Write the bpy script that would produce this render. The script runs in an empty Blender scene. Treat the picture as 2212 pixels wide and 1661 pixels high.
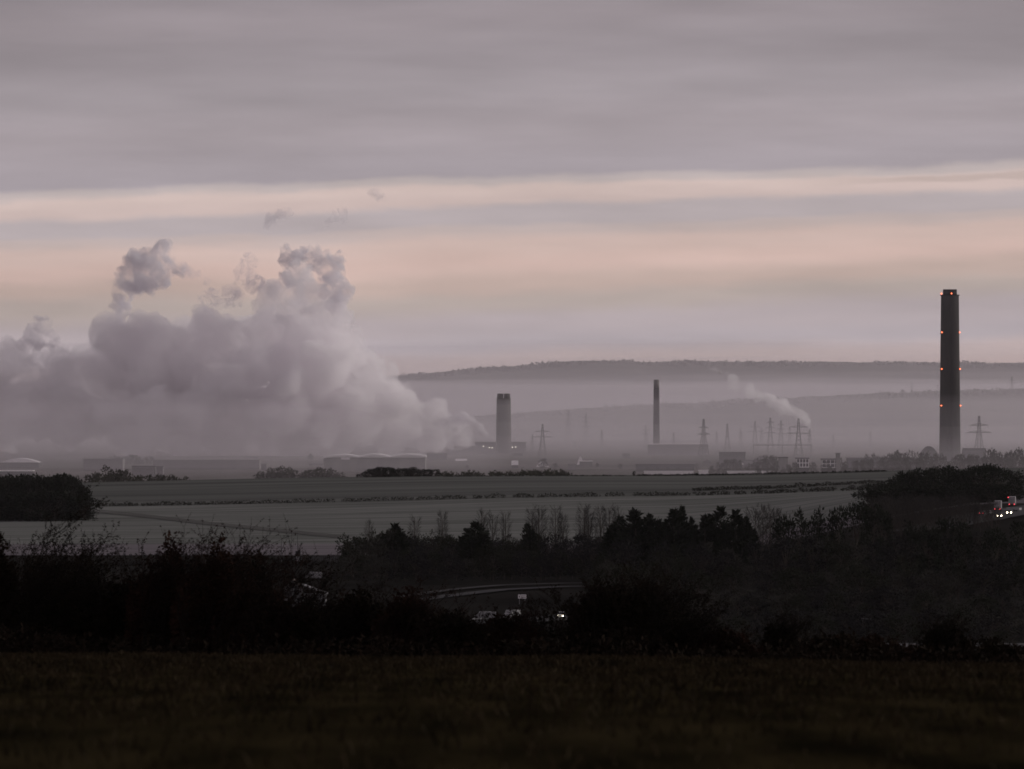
import bpy, math, random
import numpy as np
from mathutils import Vector, Matrix, noise as mnoise

R = random.Random(7)
scene = bpy.context.scene
col = scene.collection
EYE = 120.0                      # eye height above the estuary plain, metres
A = 36.0 / 200.0 / 2212.0        # radians per survey unit (2212 units across the 10 degree view)
CX, CY = 1106.0, 830.5


def W(px, row, d):
    """world point seen at survey column px, row, at distance d"""
    return Vector(((px - CX) * A * d, d, EYE - (row - CY) * A * d))


def WX(px, d):
    return (px - CX) * A * d


def lin(c):
    return tuple((v / 255 / 12.92) if v / 255 <= 0.04045 else ((v / 255 + 0.055) / 1.055) ** 2.4 for v in c) + (1.0,)


def sstep(a, b, x):
    t = np.clip((x - a) / (b - a), 0, 1)
    return t * t * (3 - 2 * t)


# ------------------------------------------------------------------ terrain height
PROF = [(-300, 122.0), (-60, 120.6), (0, 119.0), (24, 118.38), (60, 116.95), (100, 115.15), (148, 112.45), (156, 111.9), (200, 107.5), (300, 99.5),
        (600, 85), (1000, 72), (1350, 62.2), (1600, 62.0), (1800, 58.5), (2200, 52.3), (2500, 46), (2900, 49.5), (3300, 53.8),
        (3700, 57.7), (3820, 58.2), (3950, 57.0), (4400, 36), (5200, 8), (6000, 4), (12000, 3), (27000, 3)]
_py = np.array([p[0] for p in PROF], float)
_pz = np.array([p[1] for p in PROF], float)
_h = np.diff(_py)
_dl = np.diff(_pz) / _h
_m = np.zeros(len(_py))
for _i in range(1, len(_py) - 1):
    if _dl[_i - 1] * _dl[_i] > 0:
        w1, w2 = 2 * _h[_i] + _h[_i - 1], _h[_i] + 2 * _h[_i - 1]
        _m[_i] = (w1 + w2) / (w1 / _dl[_i - 1] + w2 / _dl[_i])
_m[0], _m[-1] = _dl[0], _dl[-1]


def ground_z(x, y):
    x = np.asarray(x, float)
    y = np.asarray(y, float)
    k = np.clip(np.searchsorted(_py, y) - 1, 0, len(_py) - 2)
    t = np.clip((y - _py[k]) / _h[k], 0, 1)
    z = ((2 * t**3 - 3 * t**2 + 1) * _pz[k] + (t**3 - 2 * t**2 + t) * _h[k] * _m[k]
         + (-2 * t**3 + 3 * t**2) * _pz[k + 1] + (t**3 - t**2) * _h[k] * _m[k + 1])
    u = x / (np.maximum(y, 30) * A)
    # field tilts gently down to the right, with a slow roll in the crest
    near = 1 - sstep(200, 600, y)
    z = z - near * 0.0135 * np.clip(x, -60, 60) * sstep(20, 120, y)
    z = z + near * sstep(60, 150, y) * (0.07 * np.sin(x * 0.36 + 1.0) + 0.05 * np.sin(x * 0.83))
    # wooded rise on the right beyond the road
    b = sstep(1500, 2000, y) * (1 - 0.85 * sstep(2750, 3400, y)) * (1 - sstep(3400, 4300, y))
    z = z + b * 23 * sstep(330, 1080, u) * (0.8 + 0.2 * sstep(1900, 2600, y))
    # far fields tip slightly to the left
    f = sstep(2500, 3300, y) * (1 - sstep(4000, 4700, y))
    z = z + f * (0.0165 * np.clip(x, -500, 0) + 0.0095 * np.clip(x, 0, 500))
    z = z + f * 0.7 * np.sin(x * 0.011 + y * 0.004)
    return z


def gz(x, y):
    return float(ground_z(x, y))


# ------------------------------------------------------------------ mesh building
class MB:
    def __init__(self):
        self.v, self.f = [], []

    def box(self, c, s, rz=0.0):
        b = len(self.v)
        cs, sn = math.cos(rz), math.sin(rz)
        for dz in (-.5, .5):
            for dx, dy in ((-.5, -.5), (.5, -.5), (.5, .5), (-.5, .5)):
                x, y = dx * s[0], dy * s[1]
                self.v.append((c[0] + x * cs - y * sn, c[1] + x * sn + y * cs, c[2] + dz * s[2]))
        self.f += [(b + 3, b + 2, b + 1, b), (b + 4, b + 5, b + 6, b + 7)]
        for i in range(4):
            j = (i + 1) % 4
            self.f.append((b + i, b + j, b + 4 + j, b + 4 + i))
        return self

    def tube(self, pts, rads, n=4, cap=True):
        b = len(self.v)
        pts = [Vector(p) for p in pts]
        for i, p in enumerate(pts):
            d = (pts[min(i + 1, len(pts) - 1)] - pts[max(i - 1, 0)])
            d = d.normalized() if d.length > 1e-9 else Vector((0, 0, 1))
            a = d.cross(Vector((0.31, 0.2, 0.93)) if abs(d.z) < 0.9 else Vector((1, 0, 0))).normalized()
            c = d.cross(a)
            for k in range(n):
                t = 2 * math.pi * k / n
                self.v.append(tuple(p + (a * math.cos(t) + c * math.sin(t)) * rads[i]))
        for i in range(len(pts) - 1):
            for k in range(n):
                k2 = (k + 1) % n
                self.f.append((b + i * n + k, b + i * n + k2, b + (i + 1) * n + k2, b + (i + 1) * n + k))
        if cap:
            self.f.append(tuple(b + k for k in range(n))[::-1])
            self.f.append(tuple(b + (len(pts) - 1) * n + k for k in range(n)))
        return self

    def ring(self, zs, rads, n=24, lobes=None, cx=0, cy=0, cap=True):
        b = len(self.v)
        for z, r in zip(zs, rads):
            for k in range(n):
                t = 2 * math.pi * k / n
                rr = r * (lobes(t) if lobes else 1)
                self.v.append((cx + rr * math.cos(t), cy + rr * math.sin(t), z))
        for i in range(len(zs) - 1):
            for k in range(n):
                k2 = (k + 1) % n
                self.f.append((b + i * n + k, b + i * n + k2, b + (i + 1) * n + k2, b + (i + 1) * n + k))
        if cap:
            self.f.append(tuple(b + k for k in range(n))[::-1])
            self.f.append(tuple(b + (len(zs) - 1) * n + k for k in range(n)))
        return self

    def card(self, p, d, w, l, rnd, bend=0.0):
        """a pointed leaf spray: from p along d"""
        b = len(self.v)
        d = d.normalized()
        s = d.cross(Vector((rnd.uniform(-1, 1), rnd.uniform(-1, 1), rnd.uniform(-1, 1)))).normalized() * w * .5
        m = p + d * l * .5 + Vector((0, 0, bend))
        self.v += [tuple(p), tuple(m + s), tuple(p + d * l), tuple(m - s)]
        self.f.append((b, b + 1, b + 2, b + 3))

    def prism(self, prof, y0, y1, axis='y'):
        """extrude a closed outline of (a, z) between y0 and y1"""
        b, n = len(self.v), len(prof)
        for yy in (y0, y1):
            for a, z in prof:
                self.v.append((a, yy, z) if axis == 'y' else (yy, a, z))
        fl = axis == 'x'
        for i in range(n):
            j = (i + 1) % n
            q = (b + i, b + j, b + n + j, b + n + i)
            self.f.append(q[::-1] if fl else q)
        self.f.append(tuple(b + i for i in range(n)) if fl else tuple(b + i for i in range(n))[::-1])
        self.f.append(tuple(b + n + i for i in range(n))[::-1] if fl else tuple(b + n + i for i in range(n)))
        return self

    def mesh(self, name, mat, smooth=False):
        me = bpy.data.meshes.new(name)
        me.from_pydata(self.v, [], self.f)
        if mat:
            me.materials.append(mat)
        if smooth:
            me.shade_smooth()
        return me

    def build(self, name, mat, parent=None, smooth=False, loc=(0, 0, 0)):
        o = bpy.data.objects.new(name, self.mesh(name, mat, smooth))
        col.objects.link(o)
        o.location = loc
        if parent:
            o.parent = parent
        return o


def tag(o, label=None, cat=None, group=None, kind=None):
    if label:
        o['label'] = label
    if cat:
        o['category'] = cat
    if group:
        o['group'] = group
    if kind:
        o['kind'] = kind
    return o


def thing(name, loc, label, cat, group=None, rz=0.0):
    o = bpy.data.objects.new(name, None)
    col.objects.link(o)
    o.location = loc
    o.rotation_euler = (0, 0, rz)
    o.empty_display_size = 1
    return tag(o, label, cat, group)


def part(name, me, parent, loc=(0, 0, 0)):
    o = bpy.data.objects.new(name, me)
    col.objects.link(o)
    o.parent = parent
    o.location = loc
    return o


# ------------------------------------------------------------------ materials
def mat(name, c1, c2=None, scale=1.0, rough=0.9, spec=0.04, detail=4.0, metal=0.0, stretch=None):
    m = bpy.data.materials.new(name)
    m.use_nodes = True
    nt = m.node_tree
    b = nt.nodes['Principled BSDF']
    b.inputs['Roughness'].default_value = rough
    b.inputs['Specular IOR Level'].default_value = spec
    b.inputs['Metallic'].default_value = metal
    c1 = tuple(c1) + (1,)
    if c2 is None:
        c2 = tuple(v * 0.7 for v in c1[:3])
    tc = nt.nodes.new('ShaderNodeTexCoord')
    n = nt.nodes.new('ShaderNodeTexNoise')
    n.inputs['Scale'].default_value = scale
    n.inputs['Detail'].default_value = detail
    src = tc.outputs['Object']
    if stretch:
        mp = nt.nodes.new('ShaderNodeMapping')
        mp.inputs['Scale'].default_value = stretch
        nt.links.new(src, mp.inputs['Vector'])
        src = mp.outputs['Vector']
    nt.links.new(src, n.inputs['Vector'])
    r = nt.nodes.new('ShaderNodeValToRGB')
    r.color_ramp.elements[0].position = 0.32
    r.color_ramp.elements[1].position = 0.68
    r.color_ramp.elements[0].color = c1
    r.color_ramp.elements[1].color = tuple(c2) + (1,)
    nt.links.new(n.outputs['Fac'], r.inputs['Fac'])
    nt.links.new(r.outputs['Color'], b.inputs['Base Color'])
    return m


def mat_lamp(name, c, s):
    m = bpy.data.materials.new(name)
    m.use_nodes = True
    b = m.node_tree.nodes['Principled BSDF']
    b.inputs['Base Color'].default_value = (0.3, 0.3, 0.3, 1)
    b.inputs['Emission Color'].default_value = tuple(c) + (1,)
    b.inputs['Emission Strength'].default_value = s
    return m


M = {
    'hedge_leaf': mat('hedge_leaf', (0.007, 0.006, 0.004), (0.015, 0.010, 0.006), 0.9),
    'hedge_twig': mat('hedge_twig', (0.009, 0.007, 0.006), (0.014, 0.011, 0.009), 2.0),
    'dry_stem': mat('dry_stem', (0.007, 0.006, 0.004), (0.017, 0.011, 0.007), 1.5),
    'grass': mat('grass', (0.007, 0.0058, 0.003), (0.036, 0.026, 0.014), 1.0, stretch=(1.8, .25, 1)),
    'conifer': mat('conifer', (0.008, 0.011, 0.007), (0.018, 0.021, 0.013), 0.25),
    'scrub': mat('scrub', (0.012, 0.012, 0.012), (0.024, 0.023, 0.022), 0.2),
    'scrub_olive': mat('scrub_olive', (0.012, 0.014, 0.009), (0.024, 0.025, 0.016), 0.2),
    'bare': mat('bare', (0.026, 0.025, 0.024), (0.042, 0.039, 0.036), 0.4),
    'bark': mat('bark', (0.035, 0.030, 0.026), (0.060, 0.050, 0.042), 1.2),
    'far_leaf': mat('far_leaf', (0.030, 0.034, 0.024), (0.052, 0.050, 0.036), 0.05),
    'asphalt': mat('asphalt', (0.035, 0.035, 0.037), (0.055, 0.055, 0.056), 0.3),
    'steel': mat('steel', (0.16, 0.16, 0.17), (0.24, 0.24, 0.25), 0.6, 0.5, 0.4),
    'rail': mat('rail', (0.06, 0.06, 0.062), (0.10, 0.10, 0.102), 0.4, 0.5, 0.2),
    'lattice': mat('lattice', (0.05, 0.05, 0.052), (0.08, 0.08, 0.082), 0.3, 0.6, 0.3),
    'concrete_dark': mat('concrete_dark', (0.030, 0.030, 0.029), (0.055, 0.053, 0.051), 0.06, stretch=(1, 1, 0.25)),
    'concrete_cap': mat('concrete_cap', (0.020, 0.020, 0.020), (0.035, 0.034, 0.033), 0.2),
    'concrete_pale': mat('concrete_pale', (0.16, 0.155, 0.15), (0.24, 0.235, 0.22), 0.08, stretch=(1, 1, 0.3)),
    'concrete_mid': mat('concrete_mid', (0.075, 0.075, 0.07), (0.12, 0.118, 0.11), 0.06, stretch=(1, 1, 0.25)),
    'clad': mat('clad', (0.12, 0.115, 0.115), (0.18, 0.17, 0.17), 0.03, stretch=(1, 1, 0.2)),
    'clad_dark': mat('clad_dark', (0.055, 0.055, 0.055), (0.09, 0.088, 0.085), 0.03),
    'clad_pale': mat('clad_pale', (0.55, 0.53, 0.53), (0.72, 0.70, 0.70), 0.03, 0.6),
    'roof_pale': mat('roof_pale', (0.62, 0.60, 0.60), (0.80, 0.78, 0.78), 0.02, 0.55),
    'glass': mat('glass', (0.02, 0.022, 0.025), (0.04, 0.042, 0.045), 0.3, 0.15, 0.5),
    'white': mat('white', (0.15, 0.15, 0.153), (0.22, 0.22, 0.224), 0.8, 0.5, 0.2),
    'sign_black': mat('sign_black', (0.02, 0.02, 0.02), (0.03, 0.03, 0.03), 1.0, 0.5),
    'lorry_grey': mat('lorry_grey', (0.14, 0.137, 0.14), (0.22, 0.215, 0.22), 0.8, 0.5, 0.2),
    'car_dark': mat('car_dark', (0.03, 0.032, 0.04), (0.05, 0.052, 0.06), 0.8, 0.3, 0.5),
    'car_silver': mat('car_silver', (0.42, 0.43, 0.45), (0.55, 0.56, 0.58), 0.8, 0.3, 0.5),
    'tyre': mat('tyre', (0.015, 0.015, 0.015), (0.025, 0.025, 0.025), 3),
    'roof_tile': mat('roof_tile', (0.10, 0.085, 0.08), (0.15, 0.12, 0.11), 0.8),
    'head': mat_lamp('headlamp_glow', (1.0, 0.86, 0.62), 16),
    'tail': mat_lamp('tail_lamp_glow', (1.0, 0.06, 0.08), 5),
    'beacon': mat_lamp('beacon_glow', (1.0, 0.16, 0.05), 5),
    'flood': mat_lamp('floodlight_glow', (1.0, 0.90, 0.75), 3.5),
}


def ground_material():
    m = bpy.data.materials.new('ground')
    m.use_nodes = True
    nt = m.node_tree
    N, L = nt.nodes.new, nt.links.new
    b = nt.nodes['Principled BSDF']
    b.inputs['Roughness'].default_value = 0.95
    b.inputs['Specular IOR Level'].default_value = 0.0
    geo = N('ShaderNodeNewGeometry')
    sep = N('ShaderNodeSeparateXYZ')
    L(geo.outputs['Position'], sep.inputs[0])

    def noise_col(scale3, c1, c2, detail=5, lo=.35, hi=.65, rough=.55, turn=0.0):
        mp = N('ShaderNodeMapping')
        rt = N('ShaderNodeVectorRotate')
        rt.rotation_type = 'Z_AXIS'
        rt.inputs['Angle'].default_value = turn
        L(geo.outputs['Position'], rt.inputs['Vector'])
        mp.inputs['Scale'].default_value = scale3
        L(rt.outputs[0], mp.inputs['Vector'])
        n = N('ShaderNodeTexNoise')
        n.inputs['Scale'].default_value = 1
        n.inputs['Detail'].default_value = detail
        n.inputs['Roughness'].default_value = rough
        L(mp.outputs[0], n.inputs['Vector'])
        r = N('ShaderNodeValToRGB')
        r.color_ramp.elements[0].position, r.color_ramp.elements[1].position = lo, hi
        r.color_ramp.elements[0].color, r.color_ramp.elements[1].color = tuple(c1) + (1,), tuple(c2) + (1,)
        L(n.outputs['Fac'], r.inputs['Fac'])
        return r.outputs['Color']

    def edge(y0, y1, wob=0.0):
        """0 before y0, 1 after y1"""
        mr = N('ShaderNodeMapRange')
        mr.inputs['From Min'].default_value, mr.inputs['From Max'].default_value = y0, y1
        L(sep.outputs['Y'], mr.inputs['Value'])
        return mr.outputs[0]

    def mix(f, a, c):
        x = N('ShaderNodeMix')
        x.data_type = 'RGBA'
        L(f, x.inputs['Factor'])
        L(a, x.inputs['A'])
        L(c, x.inputs['B'])
        return x.outputs['Result']

    near = noise_col((1.6, 0.22, 0.5), (0.008, 0.007, 0.004), (0.028, 0.022, 0.011), 8)
    valley = noise_col((0.02, 0.008, 0.02), (0.010, 0.010, 0.009), (0.022, 0.021, 0.019), 6)
    # ploughed lilac-brown soil, drilled crop with rows, far stubble
    ploughed = noise_col((0.004, 0.05, 0.02), (0.12, 0.110, 0.117), (0.17, 0.157, 0.167), 6, turn=-.1)
    crop = noise_col((0.006, 0.045, 0.0), (0.094, 0.100, 0.092), (0.196, 0.204, 0.190), 8, .36, .66, .68, -.20)
    upper = noise_col((0.0022, 0.020, 0.0), (0.074, 0.079, 0.073), (0.128, 0.133, 0.124), 7, turn=.08)
    plain = noise_col((0.004, 0.0015, 0.0), (0.05, 0.05, 0.04), (0.12, 0.11, 0.10), 5)
    c = mix(edge(168, 190), near, valley)
    c = mix(edge(2440, 2470), c, ploughed)
    c = mix(edge(2610, 2640), c, crop)
    c = mix(edge(3296, 3304), c, upper)
    c = mix(edge(4100, 4300), c, plain)
    L(c, b.inputs['Base Color'])
    return m


M['ground'] = ground_material()


def vol_mat(name, density, color=(0.9, 0.9, 0.92), g=0.6):
    m = bpy.data.materials.new(name)
    m.use_nodes = True
    nt = m.node_tree
    nt.nodes.remove(nt.nodes['Principled BSDF'])
    v = nt.nodes.new('ShaderNodeVolumePrincipled')
    v.inputs['Color'].default_value = tuple(color) + (1,)
    v.inputs['Density'].default_value = density
    v.inputs['Anisotropy'].default_value = g
    nt.links.new(v.outputs[0], nt.nodes['Material Output'].inputs['Volume'])
    return m


def steam_mat(name, density, scale, lo, hi, g=0.3, color=(0.97, 0.96, 0.98), dist=1.5):
    m = vol_mat(name, density, color, g)
    nt = m.node_tree
    N, L = nt.nodes.new, nt.links.new
    v = [n for n in nt.nodes if n.type == 'PRINCIPLED_VOLUME'][0]
    geo = N('ShaderNodeNewGeometry')
    n = N('ShaderNodeTexNoise')
    n.inputs['Scale'].default_value = scale
    n.inputs['Detail'].default_value = 7
    n.inputs['Roughness'].default_value = 0.62
    n.inputs['Distortion'].default_value = dist
    L(geo.outputs['Position'], n.inputs['Vector'])
    mr = N('ShaderNodeMapRange')
    mr.interpolation_type = 'SMOOTHSTEP'
    mr.inputs['From Min'].default_value, mr.inputs['From Max'].default_value = lo, hi
    mr.inputs['To Min'].default_value, mr.inputs['To Max'].default_value = 0.0, density
    L(n.outputs['Fac'], mr.inputs['Value'])
    L(mr.outputs[0], v.inputs['Density'])
    return m


# ------------------------------------------------------------------ camera
cam = bpy.data.cameras.new('camera')
cam.lens = 200
cam.sensor_width = 36
cam.clip_start = 0.5
cam.clip_end = 60000
cam.dof.use_dof = True
cam.dof.focus_distance = 4000
cam.dof.aperture_fstop = 6.3
camo = bpy.data.objects.new('camera', cam)
camo.location = (0, 0, EYE)
camo.rotation_euler = (math.radians(90), 0, 0)
col.objects.link(camo)
scene.camera = camo

# ------------------------------------------------------------------ sky and light
SUN_AZ, SUN_EL = math.radians(70), math.radians(10)


def make_world():
    w = bpy.data.worlds.new('World')
    scene.world = w
    w.use_nodes = True
    nt = w.node_tree
    N, L = nt.nodes.new, nt.links.new
    bg = nt.nodes['Background']
    tc = N('ShaderNodeTexCoord')
    sep = N('ShaderNodeSeparateXYZ')
    L(tc.outputs['Generated'], sep.inputs[0])

    def math_(op, a, b=None, c=None):
        n = N('ShaderNodeMath')
        n.operation = op
        for i, v in enumerate((a, b, c)):
            if v is None:
                continue
            if isinstance(v, (int, float)):
                n.inputs[i].default_value = v
            else:
                L(v, n.inputs[i])
        return n.outputs[0]

    x, y, z = sep.outputs
    el = math_('ARCSINE', z)                                    # elevation
    # long thin cloud layers: noise in (direction across, elevation)
    def cloud(sx, sz, detail, seed, rough=.5):
        cx = N('ShaderNodeCombineXYZ')
        L(math_('MULTIPLY', x, sx), cx.inputs[0])
        L(math_('MULTIPLY', y, sx), cx.inputs[1])
        L(math_('MULTIPLY_ADD', el, sz, seed), cx.inputs[2])
        n = N('ShaderNodeTexNoise')
        n.inputs['Scale'].default_value = 1
        n.inputs['Detail'].default_value = detail
        n.inputs['Roughness'].default_value = rough
        L(cx.outputs[0], n.inputs['Vector'])
        return math_('SUBTRACT', n.outputs['Fac'], 0.5)

    big = cloud(11, 70, 3, 1.3)
    fine = cloud(22, 170, 5, 7.7, .52)
    edge = cloud(38, 150, 6, 3.1, .62)
    # survey rows: the bands climb a little to the right
    row = math_('MULTIPLY', el, 1.0 / A)                         # units above the horizon
    row = math_('MULTIPLY_ADD', x, -0.030 / A, row)
    row = math_('MULTIPLY_ADD', big, 46, row)
    row = math_('MULTIPLY_ADD', edge, 44, row)
    t = math_('DIVIDE', row, 1000.0)
    ramp = N('ShaderNodeValToRGB')
    cr = ramp.color_ramp
    cr.interpolation = 'EASE'
    stops = [(0.000, (200, 176, 170)), (0.045, (192, 174, 173)), (0.085, (178, 168, 174)), (0.135, (180, 168, 172)), (0.185, (180, 166, 161)),
             (0.222, (192, 170, 162)), (0.262, (207, 180, 172)), (0.305, (206, 182, 175)), (0.335, (191, 175, 173)), (0.350, (180, 169, 172)),
             (0.378, (180, 169, 172)), (0.398, (201, 181, 177)), (0.425, (205, 185, 180)), (0.442, (184, 172, 172)), (0.458, (162, 153, 160)),
             (0.560, (164, 154, 160)), (0.640, (158, 149, 155)), (0.720, (150, 141, 147)), (0.800, (152, 142, 148)), (0.870, (140, 131, 137))]
    cr.elements[0].position, cr.elements[0].color = stops[0][0], lin(stops[0][1])
    cr.elements[1].position, cr.elements[1].color = stops[-1][0], lin(stops[-1][1])
    for p, c in stops[1:-1]:
        e = cr.elements.new(p)
        e.color = lin(c)
    L(t, ramp.inputs['Fac'])
    # streaks in the upper deck
    k = math_('MULTIPLY_ADD', fine, 0.42, 1.0)
    k = math_('MULTIPLY_ADD', big, 0.45, k)
    def mrange(v, a_, b_, lo_=0.0, hi_=1.0):
        n = N('ShaderNodeMapRange')
        n.interpolation_type = 'SMOOTHSTEP'
        for nm_, v_ in zip(('From Min', 'From Max', 'To Min', 'To Max'), (a_, b_, lo_, hi_)):
            n.inputs[nm_].default_value = v_
        L(v, n.inputs['Value'])
        return n.outputs[0]
    # a thin grey bar across the bright gap on the right, and lens vignette painted into the deck's upper corners
    bar = math_('MULTIPLY', mrange(math_('ABSOLUTE', math_('SUBTRACT', t, 0.421)), 0.003, 0.013, 1.0, 0.0), mrange(x, 0.045, 0.075))
    k = math_('MULTIPLY', k, math_('MULTIPLY_ADD', bar, -0.17, 1.0))
    vignette = math_('MULTIPLY', mrange(x, 0.03, 0.10), mrange(t, 0.60, 0.72))
    k = math_('MULTIPLY', k, math_('MULTIPLY_ADD', vignette, -0.20, 1.0))
    k = math_('MULTIPLY', k, math_('MULTIPLY_ADD', math_('MULTIPLY', mrange(x, -0.06, -0.10), mrange(t, 0.60, 0.80)), -0.13, 1.0))  # same vignette darkening, upper left corner
    # the unseen deck: brightened low and behind to light mist and steam, dim overhead
    ahead = N('ShaderNodeMapRange')
    ahead.interpolation_type = 'SMOOTHSTEP'
    ahead.inputs['From Min'].default_value, ahead.inputs['From Max'].default_value = -0.5, 0.95
    ahead.inputs['To Min'].default_value, ahead.inputs['To Max'].default_value = SKY_BEHIND, 1.0
    L(y, ahead.inputs['Value'])
    lift = N('ShaderNodeValToRGB')
    lr = lift.color_ramp
    pts = LIFT
    lr.elements[0].position, lr.elements[0].color = pts[0][0], (pts[0][1] / 4,) * 3 + (1,)
    lr.elements[1].position, lr.elements[1].color = pts[-1][0], (pts[-1][1] / 4,) * 3 + (1,)
    for p, v in pts[1:-1]:
        lr.elements.new(p).color = (v / 4,) * 3 + (1,)
    L(math_('DIVIDE', el, math.pi / 2), lift.inputs['Fac'])
    k = math_('MULTIPLY', k, ahead.outputs[0])
    k = math_('MULTIPLY', k, math_('MULTIPLY', lift.outputs['Color'], 4.0))
    k = math_('MULTIPLY', k, SKY_GAIN)
    up = math_('GREATER_THAN', z, -0.004)
    k = math_('MULTIPLY', k, math_('MULTIPLY_ADD', up, 0.95, 0.05))
    sc = N('ShaderNodeVectorMath')
    sc.operation = 'SCALE'
    L(ramp.outputs['Color'], sc.inputs[0])
    L(k, sc.inputs['Scale'])
    sky = N('ShaderNodeTexSky')
    sky.sky_type = 'NISHITA'
    sky.sun_disc = False
    sky.sun_elevation = SUN_EL
    sky.sun_rotation = SUN_AZ
    sky.altitude = 120
    s2 = N('ShaderNodeVectorMath')
    s2.operation = 'SCALE'
    s2.inputs['Scale'].default_value = 0.004                     # dusk: what the cloud deck lets through
    L(sky.outputs[0], s2.inputs[0])
    ad = N('ShaderNodeVectorMath')
    L(sc.outputs[0], ad.inputs[0])
    L(s2.outputs[0], ad.inputs[1])
    L(ad.outputs[0], bg.inputs['Color'])
    bg.inputs['Strength'].default_value = 1.0


SKY_BEHIND = 1.5
SKY_GAIN = 1.0
LIFT = [(0.0, 1.0), (0.042, 1.0), (0.075, 1.9), (0.20, 1.7), (0.42, 0.7), (1.0, 0.3)]   # elevation / 90 deg : gain (max 4)
make_world()

sun = bpy.data.lights.new('sun', 'SUN')
sun.energy = 2.3
sun.angle = math.radians(38)
sun.color = (1.0, 0.93, 0.88)
suno = bpy.data.objects.new('sun', sun)
suno.rotation_euler = (math.radians(90) - SUN_EL, 0, math.pi - SUN_AZ)
suno.location = (0, 0, 900)
col.objects.link(suno)

scene.view_settings.view_transform = 'Standard'
scene.view_settings.look = 'None'
scene.view_settings.exposure = 0
scene.view_settings.gamma = 1
scene.render.engine = 'CYCLES'
cy = scene.cycles
cy.use_denoising = True
cy.max_bounces = 22
cy.diffuse_bounces = 2
cy.glossy_bounces = 1
cy.volume_bounces = 20
cy.transparent_max_bounces = 16
cy.volume_step_rate = 0.14
cy.volume_max_steps = 400
scene.cycles.filter_width = 1.7
cy.use_adaptive_sampling = False
cy.sampling_pattern = 'BLUE_NOISE'
cy.sample_clamp_indirect = 1.5
cy.caustics_reflective = False
cy.caustics_refractive = False

# ------------------------------------------------------------------ ground
def build_ground():
    ys = [-280, -160, -80, -40, -15, 0, 8]
    y = 14.0
    while y < 27000:
        ys.append(y)
        y *= 1.022 if y < 4600 else 1.035
    ys.append(27000)
    nc = 150
    v, f = [], []
    for yy in ys:
        half = 120 + max(yy, 0) * 0.135
        t = np.linspace(-1, 1, nc)
        xs = half * (0.62 * t + 0.38 * t**3)
        zs = ground_z(xs, np.full(nc, float(yy)))
        v += [(float(a), float(yy), float(b)) for a, b in zip(xs, zs)]
    for i in range(len(ys) - 1):
        for j in range(nc - 1):
            a = i * nc + j
            f.append((a, a + 1, a + nc + 1, a + nc))
    mb = MB()
    mb.v, mb.f = v, f
    o = mb.build('ground', M['ground'], smooth=True)
    tag(o, kind='structure')


build_ground()


def ridge_interp(pts, x):
    return np.interp(x, [p[0] for p in pts], [p[1] for p in pts])


def build_hill(name, d, pts, depth_front, depth_back, matl, half=1500):
    """a long ridge: crest rows given along survey columns at distance d"""
    px = np.linspace(-700, 2900, 180)
    crest = EYE - (ridge_interp(pts, px) - CY) * A * d
    mb = MB()
    prof = [(-1, 0), (-.75, .10), (-.5, .32), (-.25, .68), (-.1, .90), (0, 1), (.15, .98), (.5, .6), (1, 0)]
    for s, h in prof:
        yy = d + (depth_front if s < 0 else depth_back) * s
        for p, c in zip(px, crest):
            wob = 1 + 0.06 * math.sin(p * 0.011 + s * 4) * (1 - abs(s))
            mb.v.append((WX(p, d), yy + 60 * math.sin(p * .006), -2 + (c + 2) * (h * wob if h < 1 else 1)))
    n = len(px)
    for i in range(len(prof) - 1):
        for j in range(n - 1):
            a = i * n + j
            mb.f.append((a, a + 1, a + n + 1, a + n))
    o = mb.build(name, matl, smooth=True)
    tag(o, kind='structure')
    return px, crest


M['scrub_light'] = mat('scrub_light', (0.026, 0.026, 0.021), (0.042, 0.041, 0.034), 0.2)
M['hill'] = mat('hill', (0.030, 0.032, 0.024), (0.12, 0.115, 0.09), 0.005, detail=8)
FAR = [(-700, 830), (300, 828), (700, 822), (850, 812), (960, 803), (1040, 795), (1110, 791), (1170, 787), (1240, 782), (1320, 779), (1400, 783), (1480, 780), (1650, 782), (1800, 784), (1950, 783), (2100, 785), (2300, 782), (2900, 788)]
NEARH = [(-700, 915), (700, 905), (1000, 900), (1180, 890), (1300, 882), (1440, 872), (1520, 872), (1650, 858), (1720, 861), (1800, 858), (1900, 851), (1990, 846), (2120, 843), (2300, 838), (2900, 835)]
D_FAR, D_NEARH = 17000, 13200
build_hill('hills', D_FAR, FAR, 3000, 3500, M['hill'])
build_hill('hills.001', D_NEARH, NEARH, 1500, 1700, M['hill'])


# ------------------------------------------------------------------ air
def vol_box(name, x0, x1, y0, y1, z0, z1, m):
    o = MB().box(((x0 + x1) / 2, (y0 + y1) / 2, (z0 + z1) / 2), (x1 - x0, y1 - y0, z1 - z0)).build(name, m)
    tag(o, kind='stuff')
    return o


AIR = (0.94, 0.895, 0.945)
vol_box('haze', -6000, 6000, -320, 27100, -8, 480, vol_mat('haze', 0.65e-5, AIR, 0.6))


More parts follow.
